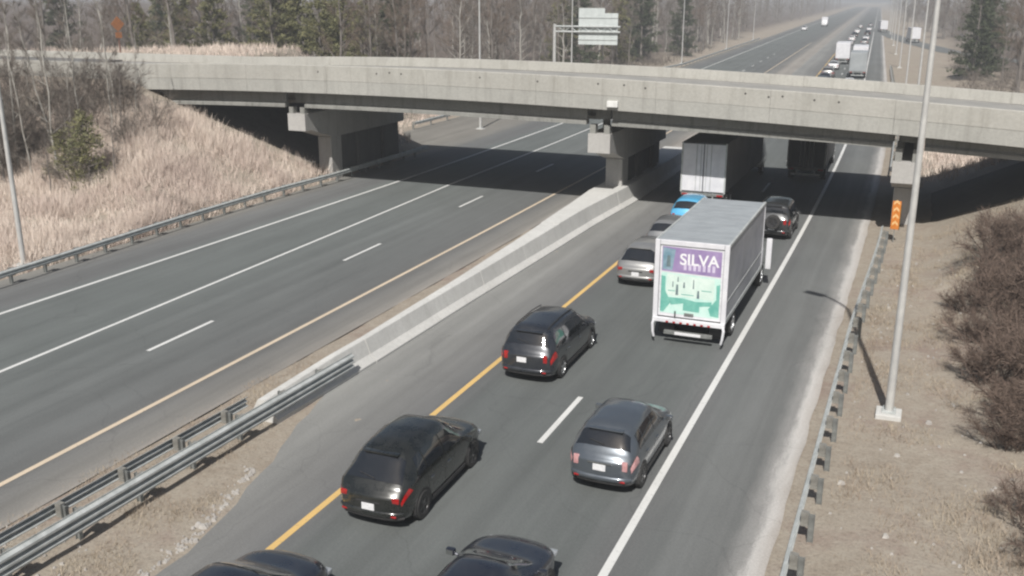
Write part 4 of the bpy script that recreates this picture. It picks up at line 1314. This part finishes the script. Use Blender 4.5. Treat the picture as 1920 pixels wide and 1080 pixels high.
# oncoming traffic far off on the left carriageway
for (x, y, lab, tk) in ((-26.5, 455, 'distant white truck coming the other way on the left carriageway', 1), (-30.5, 400, 'tiny pale car coming the other way at the left road edge', 0)):
    if tk:
        box_lorry('distant_truck', lab, (x + off(y), y + 9, 0.004), 2.5, 8.5, 1.1, 3.9, white_t, white_t, P_white, lite=True, rz=R(2.9) + PI)
    else:
        make_car('distant_car', lab, 'car', 'van', P_white, (x + off(y), y, 0.004), R(2.9) + PI, 'rim', lite=True)
#@@VEG
# ------------------------------------------------------------------ vegetation
M['bark'] = pm('grey_bark', (0.21, 0.19, 0.17), (0.12, 0.105, 0.095), 3.5, 0.95, 0.4, 12, stretch=(1, 1, 0.25))
M['bark_pale'] = pm('pale_birch_bark', (0.40, 0.385, 0.35), (0.24, 0.225, 0.20), 3.0, 0.9, 0.3, 12, stretch=(1, 1, 0.4))
M['twig'] = pm('grey_twigs', (0.19, 0.165, 0.14), (0.115, 0.095, 0.08), 1.0, 0.95)
M['twig_warm'] = pm('warm_brown_twigs', (0.20, 0.155, 0.12), (0.12, 0.088, 0.068), 1.0, 0.95)
M['twig_brown'] = pm('brown_twigs', (0.17, 0.125, 0.10), (0.095, 0.066, 0.05), 1.3, 0.95)
M['needles'] = pm('pine_needles', (0.078, 0.092, 0.048), (0.045, 0.058, 0.032), 0.9, 0.8)
M['needles_olive'] = pm('olive_needles', (0.20, 0.19, 0.085), (0.12, 0.125, 0.06), 0.9, 0.8)
M['grass'] = pm('dead_grass', (0.74, 0.65, 0.56), (0.50, 0.41, 0.36), 0.6, 0.95, world_co=True)
def grass_mat():
    m, ns, ls, p = nt('dead_grass_patches')
    p.inputs['Roughness'].default_value = 0.95; p.inputs['Specular IOR Level'].default_value = 0.1
    vec = ns.new('ShaderNodeNewGeometry').outputs['Position']
    c = ramp(ns, ls, noise(ns, ls, vec, 0.9, 5, 0.7), [(0.32, (0.80, 0.71, 0.62)), (0.68, (0.56, 0.465, 0.405))])
    c = mixc(ns, ls, ramp(ns, ls, noise(ns, ls, vec, 0.16, 4, 0.6), [(0.44, 0.0), (0.64, 0.5)]), c, (0.46, 0.36, 0.32))
    ls.new(c, p.inputs['Base Color'])
    return m


M['grass'] = grass_mat()
M['grass2'] = pm('short_dead_grass', (0.42, 0.36, 0.275), (0.28, 0.22, 0.17), 0.9, 0.95, world_co=True)


def rv(rn, s=1.0):
    return Vector((rn.uniform(-1, 1), rn.uniform(-1, 1), rn.uniform(-1, 1))) * s


def twig_tri(b, p, d, L, w, rn):
    sd_ = d.cross(rv(rn)).normalized() * w
    b.add([p - sd_, p + sd_, p + d * L], [(0, 1, 2)])


def proto_bare(seed, h, r0, low, mat_t, mat_c, limbs=20, spread=0.30, tw=0.024):
    rn = random.Random(seed)
    t = MB(); c = MB()
    pts = [Vector((0, 0, -0.3))]; n = 9
    lean = Vector((rn.uniform(-.05, .05), rn.uniform(-.05, .05), 0))
    for i in range(1, n + 1):
        pts.append(Vector((rn.uniform(-.10, .10), rn.uniform(-.10, .10), 0)) * (h / 12) + lean * (h * i / n) + Vector((0, 0, h * i / n)))
    rs = [r0 * (1.25 if i == 0 else 1) * (1 - 0.9 * i / n) + 0.012 for i in range(n + 1)]
    t.path(pts, rs, 7)

    def at(f):
        k = min(n - 1e-6, f * n); i = int(k); return pts[i].lerp(pts[i + 1], k - i), rs[i]
    for q in range(limbs):
        f = low + (0.97 - low) * ((q + rn.random()) / limbs)
        p, r = at(f)
        az = rn.uniform(0, 2 * PI); el = rn.uniform(0.35, 0.95)
        L = h * spread * (1.15 - 0.75 * f) * rn.uniform(0.6, 1.15)
        d = Vector((math.cos(az) * math.cos(el), math.sin(az) * math.cos(el), math.sin(el)))
        lp = [p]; dd = d.copy()
        for s in range(4):
            dd = (dd + rv(rn, 0.16) + Vector((0, 0, 0.10))).normalized(); lp.append(lp[-1] + dd * L / 4)
        lr = max(0.016, r * 0.42)
        t.path(lp, [lr * (1 - 0.2 * s) for s in range(5)], 4)
        for s in range(7):
            g = rn.uniform(0.25, 1.0) * 4; i = min(3, int(g)); bp = lp[i].lerp(lp[i + 1], g - i)
            bd = ((lp[i + 1] - lp[i]).normalized() + rv(rn, 0.75) + Vector((0, 0, 0.15))).normalized()
            bl = L * rn.uniform(0.25, 0.5)
            c.tube(bp, bp + bd * bl, tw * 0.8, tw * 0.35, 3, False)
            for u in range(9):
                tp = bp + bd * bl * rn.uniform(0.15, 1.0)
                td = (bd + rv(rn, 0.8) + Vector((0, 0, 0.15))).normalized()
                tl = rn.uniform(0.3, 0.9) * (0.4 + L * 0.22)
                twig_tri(c, tp, td, tl, tw * 0.45, rn)
                for w in range(2):
                    twig_tri(c, tp + td * tl * rn.uniform(0.3, 0.8), (td + rv(rn, 0.9)).normalized(), tl * 0.6, tw * 0.35, rn)
    return t.mesh('trunk', mat_t, 50), c.mesh('crown', mat_c, False, False)


def proto_shrub(seed, h, stems, mat, rad=0.8, tw=0.012, dens=1.0):
    rn = random.Random(seed); st = MB(); c = MB()
    for q in range(stems):
        az = rn.uniform(0, 2 * PI); el = rn.uniform(0.6, 1.35)
        p = Vector((rn.uniform(-1, 1) * rad * 0.35, rn.uniform(-1, 1) * rad * 0.35, -0.1))
        d = Vector((math.cos(az) * math.cos(el), math.sin(az) * math.cos(el), math.sin(el)))
        L = h * rn.uniform(0.6, 1.1); lp = [p]
        for s in range(4):
            d = (d + rv(rn, 0.18) + Vector((0, 0, 0.04))).normalized(); lp.append(lp[-1] + d * L / 4)
        st.path(lp, [tw * 1.4 * (1 - 0.2 * s) for s in range(5)], 4)
        for u in range(int(16 * dens)):
            g = rn.uniform(0.5, 1.0) * 4; i = min(3, int(g)); bp = lp[i].lerp(lp[i + 1], g - i)
            td = ((lp[i + 1] - lp[i]).normalized() + rv(rn, 0.85)).normalized(); tl = L * rn.uniform(0.14, 0.34)
            twig_tri(c, bp, td, tl, tw * 0.6, rn)
            for w in range(3):
                twig_tri(c, bp + td * tl * rn.uniform(0.2, 0.9), (td + rv(rn, 0.9)).normalized(), tl * 0.6, tw * 0.5, rn)
    return st.mesh('stems', mat, 50), c.mesh('twigs', mat, False, False)


def proto_pine(seed, h, base, low, mat, rad=0.26, clump=0.46):
    rn = random.Random(seed); t = MB(); c = MB()
    t.path([(0, 0, -0.3), (0.05, 0, h * 0.3), (-0.05, 0.05, h * 0.65), (0, 0, h)], [base, base * 0.8, base * 0.45, 0.02], 7)
    z = h * low
    while z < h * 0.98:
        f = z / h
        L0 = h * rad * (1 - f) ** 0.75 + 0.3
        for k in range(rn.choice((4, 5, 6))):
            az = rn.uniform(0, 2 * PI); L = L0 * rn.uniform(0.55, 1.15); el = rn.uniform(-0.12, 0.35)
            d = Vector((math.cos(az) * math.cos(el), math.sin(az) * math.cos(el), math.sin(el)))
            p = Vector((0, 0, z + rn.uniform(-.2, .2)))
            t.tube(p, p + d * L * 0.9, 0.03, 0.01, 3, False)
            m = int(5 + L * 5.5)
            for u in range(m):
                q = p + d * L * rn.uniform(0.25, 1.0) + rv(rn, 0.24)
                for w in range(4):
                    a = (d + rv(rn, 1.0) + Vector((0, 0, 0.25))).normalized(); s_ = a.cross(rv(rn)).normalized() * clump * 0.16
                    o = q + rv(rn, 0.14)
                    c.add([o - s_, o + s_, o + a * clump * rn.uniform(0.6, 1.2)], [(0, 1, 2)])
        z += h * 0.035 + 0.12
    return t.mesh('trunk', M['bark'], 50), c.mesh('crown', mat, False, False)


def plant(name, meshes, parts, loc, sc, rz, label, cat, group=None, tilt=(0, 0)):
    o = empty(name, loc, rz)
    o.scale = (sc[0], sc[0], sc[1]) if isinstance(sc, tuple) else (sc, sc, sc)
    o.rotation_euler = (tilt[0], tilt[1], rz)
    for me, pn in zip(meshes, parts): obj(pn, me, o)
    tag(o, label, cat, group)
    return o


B = [proto_bare(11 + i, hh, rr, lo_w, M['bark'] if i % 4 else M['bark_pale'], M['twig_warm'] if i % 2 else M['twig'], lim, spd) for i, (hh, rr, lo_w, lim, spd) in enumerate(
    ((14, 0.17, 0.22, 22, 0.26), (16, 0.20, 0.28, 22, 0.24), (12, 0.13, 0.14, 24, 0.28), (15, 0.22, 0.18, 26, 0.27), (13, 0.12, 0.12, 22, 0.22), (17, 0.24, 0.30, 24, 0.24)))]
SAP = [proto_bare(41 + i, hh, 0.055, 0.12, M['bark_pale'] if i != 1 else M['bark'], M['twig'], 16, 0.17, 0.010) for i, hh in enumerate((8.5, 6.5, 10.5))]
SH = [proto_shrub(61 + i, 2.6, 18, M['twig'], 1.2, 0.017, 1.3) for i in range(3)]
SHB = [proto_shrub(71 + i, 1.5, 34, M['twig_brown'], 1.1, 0.012, 2.6) for i in range(3)]
PN = [proto_pine(81, 15, 0.24, 0.06, M['needles']), proto_pine(82, 13, 0.2, 0.05, M['needles_olive'], 0.26), proto_pine(83, 16, 0.26, 0.18, M['needles_olive'], 0.27), proto_pine(84, 3.4, 0.06, 0.02, M['needles_olive'], 0.34, 0.22)]
rn = random.Random(5)
TC = ('trunk', 'crown'); ST = ('stems', 'twigs')


def ground_at(x, y): return gz(x, y) - 0.06


# thin saplings and scrub at the left, before the bridge
for i, (x, y, k, s, lab) in enumerate((
        (-47.5, 42.7, 2, 1.05, 'tall thin pale sapling rising across the left end of the bridge'),
        (-49.1, 42.3, 0, 1.0, 'thin bare sapling beside the tall pale one on the left bank'),
        (-50.3, 41.4, 1, 1.2, 'dark thin sapling at the left edge of the bank'),
        (-51.2, 43.2, 0, 1.15, 'bare sapling behind the lamp pole on the left bank'),
        (-45.8, 42.6, 1, 0.75, 'short sapling right of the tall pale one, by the green conifer'),
        (-43.2, 43.0, 1, 0.62, 'small bare sapling on the grass slope right of the conifer'),
        (-53.2, 44.5, 2, 0.95, 'bare sapling high on the bank at the left edge'),
        (-55.0, 45.8, 0, 1.1, 'leftmost bare sapling on the bank below the overpass road'))):
    plant('sapling', SAP[k], TC, (x, y, ground_at(x, y)), s, rn.uniform(0, 6), lab, 'sapling', None, (rn.uniform(-.04, .04), rn.uniform(-.05, .05)))
for i in range(22):
    x = -46 - rn.random() * 12; y = 40.5 + rn.random() * 9
    plant('sapling', SAP[i % 3], TC, (x, y, ground_at(x, y)), rn.uniform(0.55, 1.0), rn.uniform(0, 6), 'bare thin sapling among the grey thicket on the left bank', 'sapling', 'saplings in the left thicket', (rn.uniform(-.08, .08), rn.uniform(-.08, .08)))
for i in range(46):
    x = -44.5 - rn.random() ** 0.8 * 15; y = 40.5 + rn.random() * 10.3
    plant('scrub_bush', SH[i % 3], ST, (x, y, ground_at(x, y)), rn.uniform(0.6, 1.3), rn.uniform(0, 6), 'bare grey scrub bush in the thicket on the left bank', 'bush', 'scrub on the left bank')
plant('conifer', PN[3], TC, (-44.5, 42.3, ground_at(-44.5, 42.3)), (1.0, 1.25), 1.0, 'low dull green conifer at the foot of the left thicket', 'conifer')
plant('conifer', PN[3], TC, (-46.9, 42.9, ground_at(-46.9, 42.9)), 0.8, 3.0, 'smaller dull green conifer left of the low one', 'conifer')

# brown bushes on the right verge
for i, (x, y, s, lab) in enumerate(((3.15, 27.9, 0.75, 'small brown bush at the right edge beside the lamp pole foot'), (2.9, 33.0, 1.05, 'large brown bush at the right edge above the small one'),
        (3.9, 35.3, 1.25, 'dense brown bush behind the large one on the right verge'), (2.6, 37.0, 0.8, 'brown bush in the middle of the right verge thicket'),
        (4.0, 39.5, 1.3, 'tall brown bush high in the right verge thicket'), (3.3, 42.8, 1.1, 'brown bush below the bridge at the right edge'), (4.3, 46.0, 1.1, 'uppermost brown bush close to the bridge at the right edge'),
        (3.3, 23.6, 0.7, 'brown bush in the lower right corner'), (3.2, 30.4, 0.8, 'brown bush between the small one and the large one on the right verge'), (4.6, 43.2, 1.5, 'brown bush on the slope just outside the right thicket'), (4.6, 32.0, 1.6, 'tall brown bush rising at the right edge behind the large one'),
        (5.0, 36.8, 1.7, 'tallest brown bush at the right edge of the thicket'), (4.9, 40.8, 1.6, 'tall brown bush beside the tallest one on the right slope'), (3.4, 45.0, 1.2, 'brown bush below the uppermost one near the bridge'),
        (2.5, 40.6, 0.8, 'low brown bush at the left fringe of the right thicket'), (4.4, 28.6, 1.4, 'tall brown bush above the small one at the right edge'), (3.9, 21.8, 0.9, 'lowest brown bush in the lower right corner'))):
    plant('bush', SHB[i % 3], ST, (x, y, ground_at(x, y)), (s * 1.15, s), rn.uniform(0, 6), lab, 'bush', 'brown bushes on the right verge')

# woods beyond the bridge
cnt = 0
taken = []


def far_enough(x, y, d):
    for a, b_ in taken:
        if (a - x) ** 2 + (b_ - y) ** 2 < d * d: return False
    taken.append((x, y)); return True


PINES = [(-92, 106, 1, 1.0, 'olive green conifer above the left half of the bridge'), (-66, 104, 2, 1.05, 'large olive green pine above the left pier'), (-71.5, 110, 1, 0.95, 'olive pine left of the large one above the bridge'),
         (-62.5, 112, 0, 0.9, 'dark pine right of the large olive one'), (-100, 112, 0, 0.9, 'dull dark conifer by the orange sign'), (-108, 120, 1, 1.0, 'dull green conifer left of the orange sign'),
         (-51.5, 150, 0, 1.0, 'dark conifer between the lamp pole and the overhead sign'), (-58, 160, 1, 1.1, 'dull conifer behind the overhead sign post'), (-54, 190, 0, 1.2, 'dark evergreen just right of the overhead sign'),
         (-48, 205, 0, 1.0, 'dark evergreen close to the left verge beyond the sign'), (5.6, 158, 0, 0.9, 'dark pine at the upper right corner'), (8.6, 176, 0, 0.95, 'second dark pine at the upper right edge'),
         (-68.5, 99, 1, 0.9, 'olive green pine nearest the parapet above the left pier'), (-64.5, 97, 2, 0.75, 'bushy olive pine right of the nearest one above the bridge'), (-59, 103, 0, 0.85, 'dark pine left of the tall lamp pole behind the bridge'),
         (-52, 172, 1, 1.0, 'grey green pine right behind the overhead sign'), (-50, 181, 0, 1.05, 'dark pine at the right edge of the overhead sign'), (-88, 100, 2, 0.7, 'olive pine over the left end of the bridge'), (-97, 104, 1, 0.75, 'olive pine just right of the orange sign'),
         (6.9, 166, 0, 1.0, 'broad dark pine lowest in the upper right corner'), (-82, 108, 0, 0.8, 'dark pine above the left abutment'), (-74.5, 103, 2, 0.8, 'olive pine midway above the left span'),
         (-79.5, 97, 2, 0.8, 'olive pine at the left end of the tan bank behind the bridge'), (-83.5, 95, 1, 0.7, 'short olive pine left of the tan bank behind the bridge'), (-62, 98, 1, 0.85, 'olive pine over the right end of the tan bank'),
         (-58, 96, 2, 0.7, 'olive pine above the bridge between left pier and lamp pole'), (-71, 97, 2, 0.85, 'olive pine directly behind the tan bank'), (-91, 97, 1, 0.8, 'olive pine behind the road right of the orange sign'),
         (-84, 118, 2, 0.9, 'olive pine behind the left span of the bridge'), (-120, 112, 0, 1.0, 'dark conifer at the far upper left'), (-78, 98, 1, 0.5, 'short olive conifer just above the bridge parapet')]
for x, y, k, s, lab in PINES:
    far_enough(x, y, 1); plant('pine_tree', PN[k], TC, (x, y, ground_at(x, y)), s, rn.uniform(0, 6), lab, 'tree', 'evergreens in the woods')
tries = 0
while cnt < 250 and tries < 9000:
    tries += 1
    y = 84 + 230 * rn.random() ** 1.6
    xl = edge_l(y) + off(y) - 5
    if y < 125: xl = min(xl, -51)
    x = xl - 75 * rn.random() ** 1.7
    if x < -1.30 * y: continue
    if abs(x + 52) < 4 and abs(y - 140) < 5: continue
    if -77 < x < -54 and y < 95: continue
    if not far_enough(x, y, 2.1): continue
    k = rn.randrange(6)
    plant('bare_tree', B[k], TC, (x, y, ground_at(x, y)), (rn.uniform(0.8, 1.1), rn.uniform(0.75, 1.1)), rn.uniform(0, 6), 'bare grey tree in the leafless wood left of the highway beyond the bridge', 'tree', 'leafless trees left beyond the bridge', (rn.uniform(-.04, .04), rn.uniform(-.04, .04)))
    cnt += 1
cnt = 0; tries = 0
while cnt < 75 and tries < 9000:
    tries += 1
    y = 95 + 330 * rn.random()
    xlo = 4.5 if y < 190 else ramp_x(y) + off(y) + 8
    xlo = max(xlo, 3.0 if y < 190 else xlo)
    x = xlo + (8 + 0.06 * y) * rn.random()
    if x > 0.1 * y + 6: continue
    if y < 166 and 0.022 < x / y < 0.058: continue
    if not far_enough(x, y, 2.2): continue
    plant('bare_tree', B[rn.randrange(6)], TC, (x, y, ground_at(x, y)), (rn.uniform(0.8, 1.1), rn.uniform(0.75, 1.1)), rn.uniform(0, 6), 'bare grey tree in the hazy wood right of the highway beyond the bridge', 'tree', 'leafless trees right beyond the bridge', (rn.uniform(-.04, .04), rn.uniform(-.04, .04)))
    cnt += 1
# understorey: too many thin bushes to count
def understorey():
    b = MB(); r2 = random.Random(9)
    n = 0
    while n < 900:
        if r2.random() < 0.75:
            y = 74 + 170 * r2.random() ** 1.4; x = (edge_l(y) + off(y) - 3 if y > 80 else -50) - 75 * r2.random() ** 1.4
            if y < 115: x = min(x, -47 - 2 * r2.random())
            if x < -1.3 * y: continue
            if -77 < x < -54 and y < 93: continue
        else:
            y = 90 + 200 * r2.random(); x = 3.2 + (6 + 0.07 * y) * r2.random()
            if y > 190 and abs(x - off(y) - ramp_x(y)) < 6: continue
        z0 = gz(x, y); h = r2.uniform(1.0, 3.0)
        for q in range(r2.randrange(9, 15)):
            az = r2.uniform(0, 2 * PI); el = r2.uniform(0.7, 1.45)
            d = Vector((math.cos(az) * math.cos(el), math.sin(az) * math.cos(el), math.sin(el)))
            p = Vector((x + r2.uniform(-.5, .5), y + r2.uniform(-.5, .5), z0 - 0.05))
            L = h * r2.uniform(0.6, 1.1)
            twig_tri(b, p, d, L, 0.022, r2)
            for u in range(9):
                twig_tri(b, p + d * L * r2.uniform(0.25, 0.9), (d + rv(r2, 0.8)).normalized(), L * r2.uniform(0.2, 0.45), 0.014, r2)
        n += 1
    o = b.build('understorey', M['twig'], None, False, False)
    tag(o, 'tangle of bare undergrowth on the floor of the woods', 'undergrowth', None, 'stuff')


understorey()


# far wood that reads as one mass
def far_wood():
    b = MB(); r2 = random.Random(21)
    for k in range(520):
        y = 300 + 900 * r2.random() ** 1.5
        if r2.random() < 0.66: x = off(y) - 45 - 120 * r2.random() ** 1.3 - (0 if y > 315 else 10)
        else: x = off(y) + (14 if y < 440 else 5) + max(0, float(ramp_x(y))) + 60 * r2.random() ** 1.2
        z0 = gz(x, y); h = r2.uniform(11, 17)
        b.tube((x, y, z0 - 0.3), (x + r2.uniform(-.5, .5), y, z0 + h), 0.2, 0.04, 4, False)
        for q in range(46):
            f = r2.uniform(0.06, 1.0); az = r2.uniform(0, 2 * PI); el = r2.uniform(0.2, 1.1)
            d = Vector((math.cos(az) * math.cos(el), math.sin(az) * math.cos(el), math.sin(el)))
            p = Vector((x, y, z0 + h * f)); L = (1.25 - f) * h * 0.24
            twig_tri(b, p, d, L, 0.05, r2)
            for u in range(3): twig_tri(b, p + d * L * r2.uniform(.3, .9), (d + rv(r2, .8)).normalized(), L * 0.5, 0.035, r2)
    o = b.build('far_wood', M['twig'], None, False, False)
    tag(o, 'distant leafless wood closing in along the far highway', 'wood', None, 'stuff')


far_wood()


def grass(name, label, n, place, hmin, hmax, w, mat, seed, lean=0.25):
    r2 = np.random.RandomState(seed); rr = random.Random(seed)
    vs = []; fs = []
    while len(fs) < n:
        q = place(rr)
        if q is None: continue
        x, y, hs = q
        z = gz(x, y)
        for k in range(5):
            px = x + rr.gauss(0, 0.10); py = y + rr.gauss(0, 0.10)
            h = rr.uniform(hmin, hmax) * hs
            az = rr.uniform(0, 2 * PI); sx, sy = math.cos(az) * w, math.sin(az) * w
            lx, ly = rr.gauss(0, lean) * h, rr.gauss(0, lean) * h
            o = len(vs)
            vs += [(px - sx, py - sy, z - 0.03), (px + sx, py + sy, z - 0.03), (px + lx, py + ly, z + h)]
            fs.append((o, o + 1, o + 2))
    b = MB(); b.v = vs; b.f = fs
    o = b.build(name, mat, None, False, False)
    tag(o, label, 'grass', None, 'stuff')


def pl_left(r2):
    y = r2.uniform(13, 58); x = -37.0 - 27 * r2.random() ** 1.1
    if x < -1.28 * y - 3: return None
    d = mnoise.noise(Vector((x / 3.1, y / 3.1, 0.7)))
    if y > 56.6 - 0.85 * max(0, gz(x, y)): return None
    if r2.random() > 0.55 + 0.75 * d: return None
    return x, y, max(0.25, 0.75 + 0.6 * d + 0.7 * mnoise.noise(Vector((x / 7.5, y / 7.5, 4.2))))


def pl_right(r2):
    y = r2.uniform(12, 55); x = -1.1 + 7.5 * r2.random()
    if x > 0.1 * y + 1.5: return None
    d = mnoise.noise(Vector((x / 1.6, y / 1.6, 3.7)))
    if r2.random() > 0.25 + 0.9 * d: return None
    return x, y, 0.8 + 0.6 * d + 0.5 * max(0, min(1, (x - 1.5) / 3))


def pl_med(r2):
    y = r2.uniform(5, 27)
    x = r2.uniform(-17.6, -14.25) if r2.random() < 0.8 else r2.uniform(-19.3, -18.0)
    if x > -14.5 - 2.5 * min(1, max(0, (y - 15.5) / 9.5)): return None
    d = mnoise.noise(Vector((x / 0.9, y / 1.6, 8.7)))
    if r2.random() > 0.22 + 0.9 * d: return None
    return x, y, 0.8 + 0.5 * d


def pl_beyond(r2):
    y = r2.uniform(68, 118); x = (edge_l(y) + off(y) - 0.5) - 50 * r2.random() ** 1.2
    if r2.random() < 0.3: x = r2.uniform(-0.5, 10)
    d = mnoise.noise(Vector((x / 4, y / 4, 2.7)))
    if r2.random() > 0.4 + 0.7 * d: return None
    return x, y, 0.9 + 0.5 * d


grass('tall_grass', 'tall pale dead grass covering the slope left of the highway', 62000, pl_left, 0.35, 1.05, 0.016, M['grass'], 3, 0.32)
grass('verge_grass', 'short dry grass on the right verge round the lamp pole', 26000, pl_right, 0.06, 0.22, 0.010, M['grass2'], 4, 0.5)
grass('median_grass', 'thin brown weeds on the median strip beside the guardrail', 15000, pl_med, 0.04, 0.15, 0.009, M['grass2'], 5, 0.5)
grass('bank_grass', 'dry grass on the banks behind the bridge', 30000, pl_beyond, 0.3, 0.8, 0.03, M['grass'], 6)

# stray stones on the right verge and along the median
stone_m = pm('pale_stone', (0.42, 0.40, 0.37), (0.30, 0.28, 0.26), 6, 0.9, 0.3, 20)
b = MB(); rs_ = random.Random(4)
for k in range(900):
    if k > 420: y = rs_.uniform(6, 19); x = -14.42 - 2.5 * max(0, (y - 15.5) / 9.5) - abs(rs_.gauss(0, 0.16))
    elif k % 2: x, y = rs_.uniform(-1.2, 3.5), rs_.uniform(15, 50)
    else: x, y = rs_.uniform(-19.0, -16.9) if rs_.random() < 0.4 else rs_.uniform(-17, -14.6), rs_.uniform(6, 15)
    s_ = rs_.uniform(0.02, 0.09) * (1.3 if k % 9 == 0 else 0.7); z = gz(x, y)
    vs = [Vector((math.cos(a) * s_ * rs_.uniform(.7, 1.2), math.sin(a) * s_ * rs_.uniform(.7, 1.2), 0)) for a in np.linspace(0, 2 * PI, 6)[:-1]]
    b.add([(x + v.x, y + v.y, z - 0.01) for v in vs] + [(x + v.x * .6, y + v.y * .6, z + s_ * .7) for v in vs], [(i, (i + 1) % 5, 5 + (i + 1) % 5, 5 + i) for i in range(5)] + [(5, 6, 7, 8, 9)])
tag(b.build('scattered_stones', stone_m, None, False), 'scattered small pale stones on verge and median', 'stones', None, 'stuff')

# ------------------------------------------------------------------ haze
b = MB(); b.box((0, 1270, 15), (1820, 2690, 36))
hz = b.build('haze', None)
m = bpy.data.materials.new('haze_air'); m.use_nodes = True
for n in list(m.node_tree.nodes):
    if n.type == 'BSDF_PRINCIPLED': m.node_tree.nodes.remove(n)
pv = m.node_tree.nodes.new('ShaderNodeVolumePrincipled')
pv.inputs['Color'].default_value = (0.86, 0.89, 0.93, 1)
pv.inputs['Density'].default_value = 0.00085
pv.inputs['Anisotropy'].default_value = 0.0
m.node_tree.links.new(pv.outputs[0], m.node_tree.nodes['Material Output'].inputs['Volume'])
hz.data.materials.append(m)
hz['kind'] = 'stuff'; hz['label'] = 'thin pale haze in the air over the whole place'; hz['category'] = 'haze'
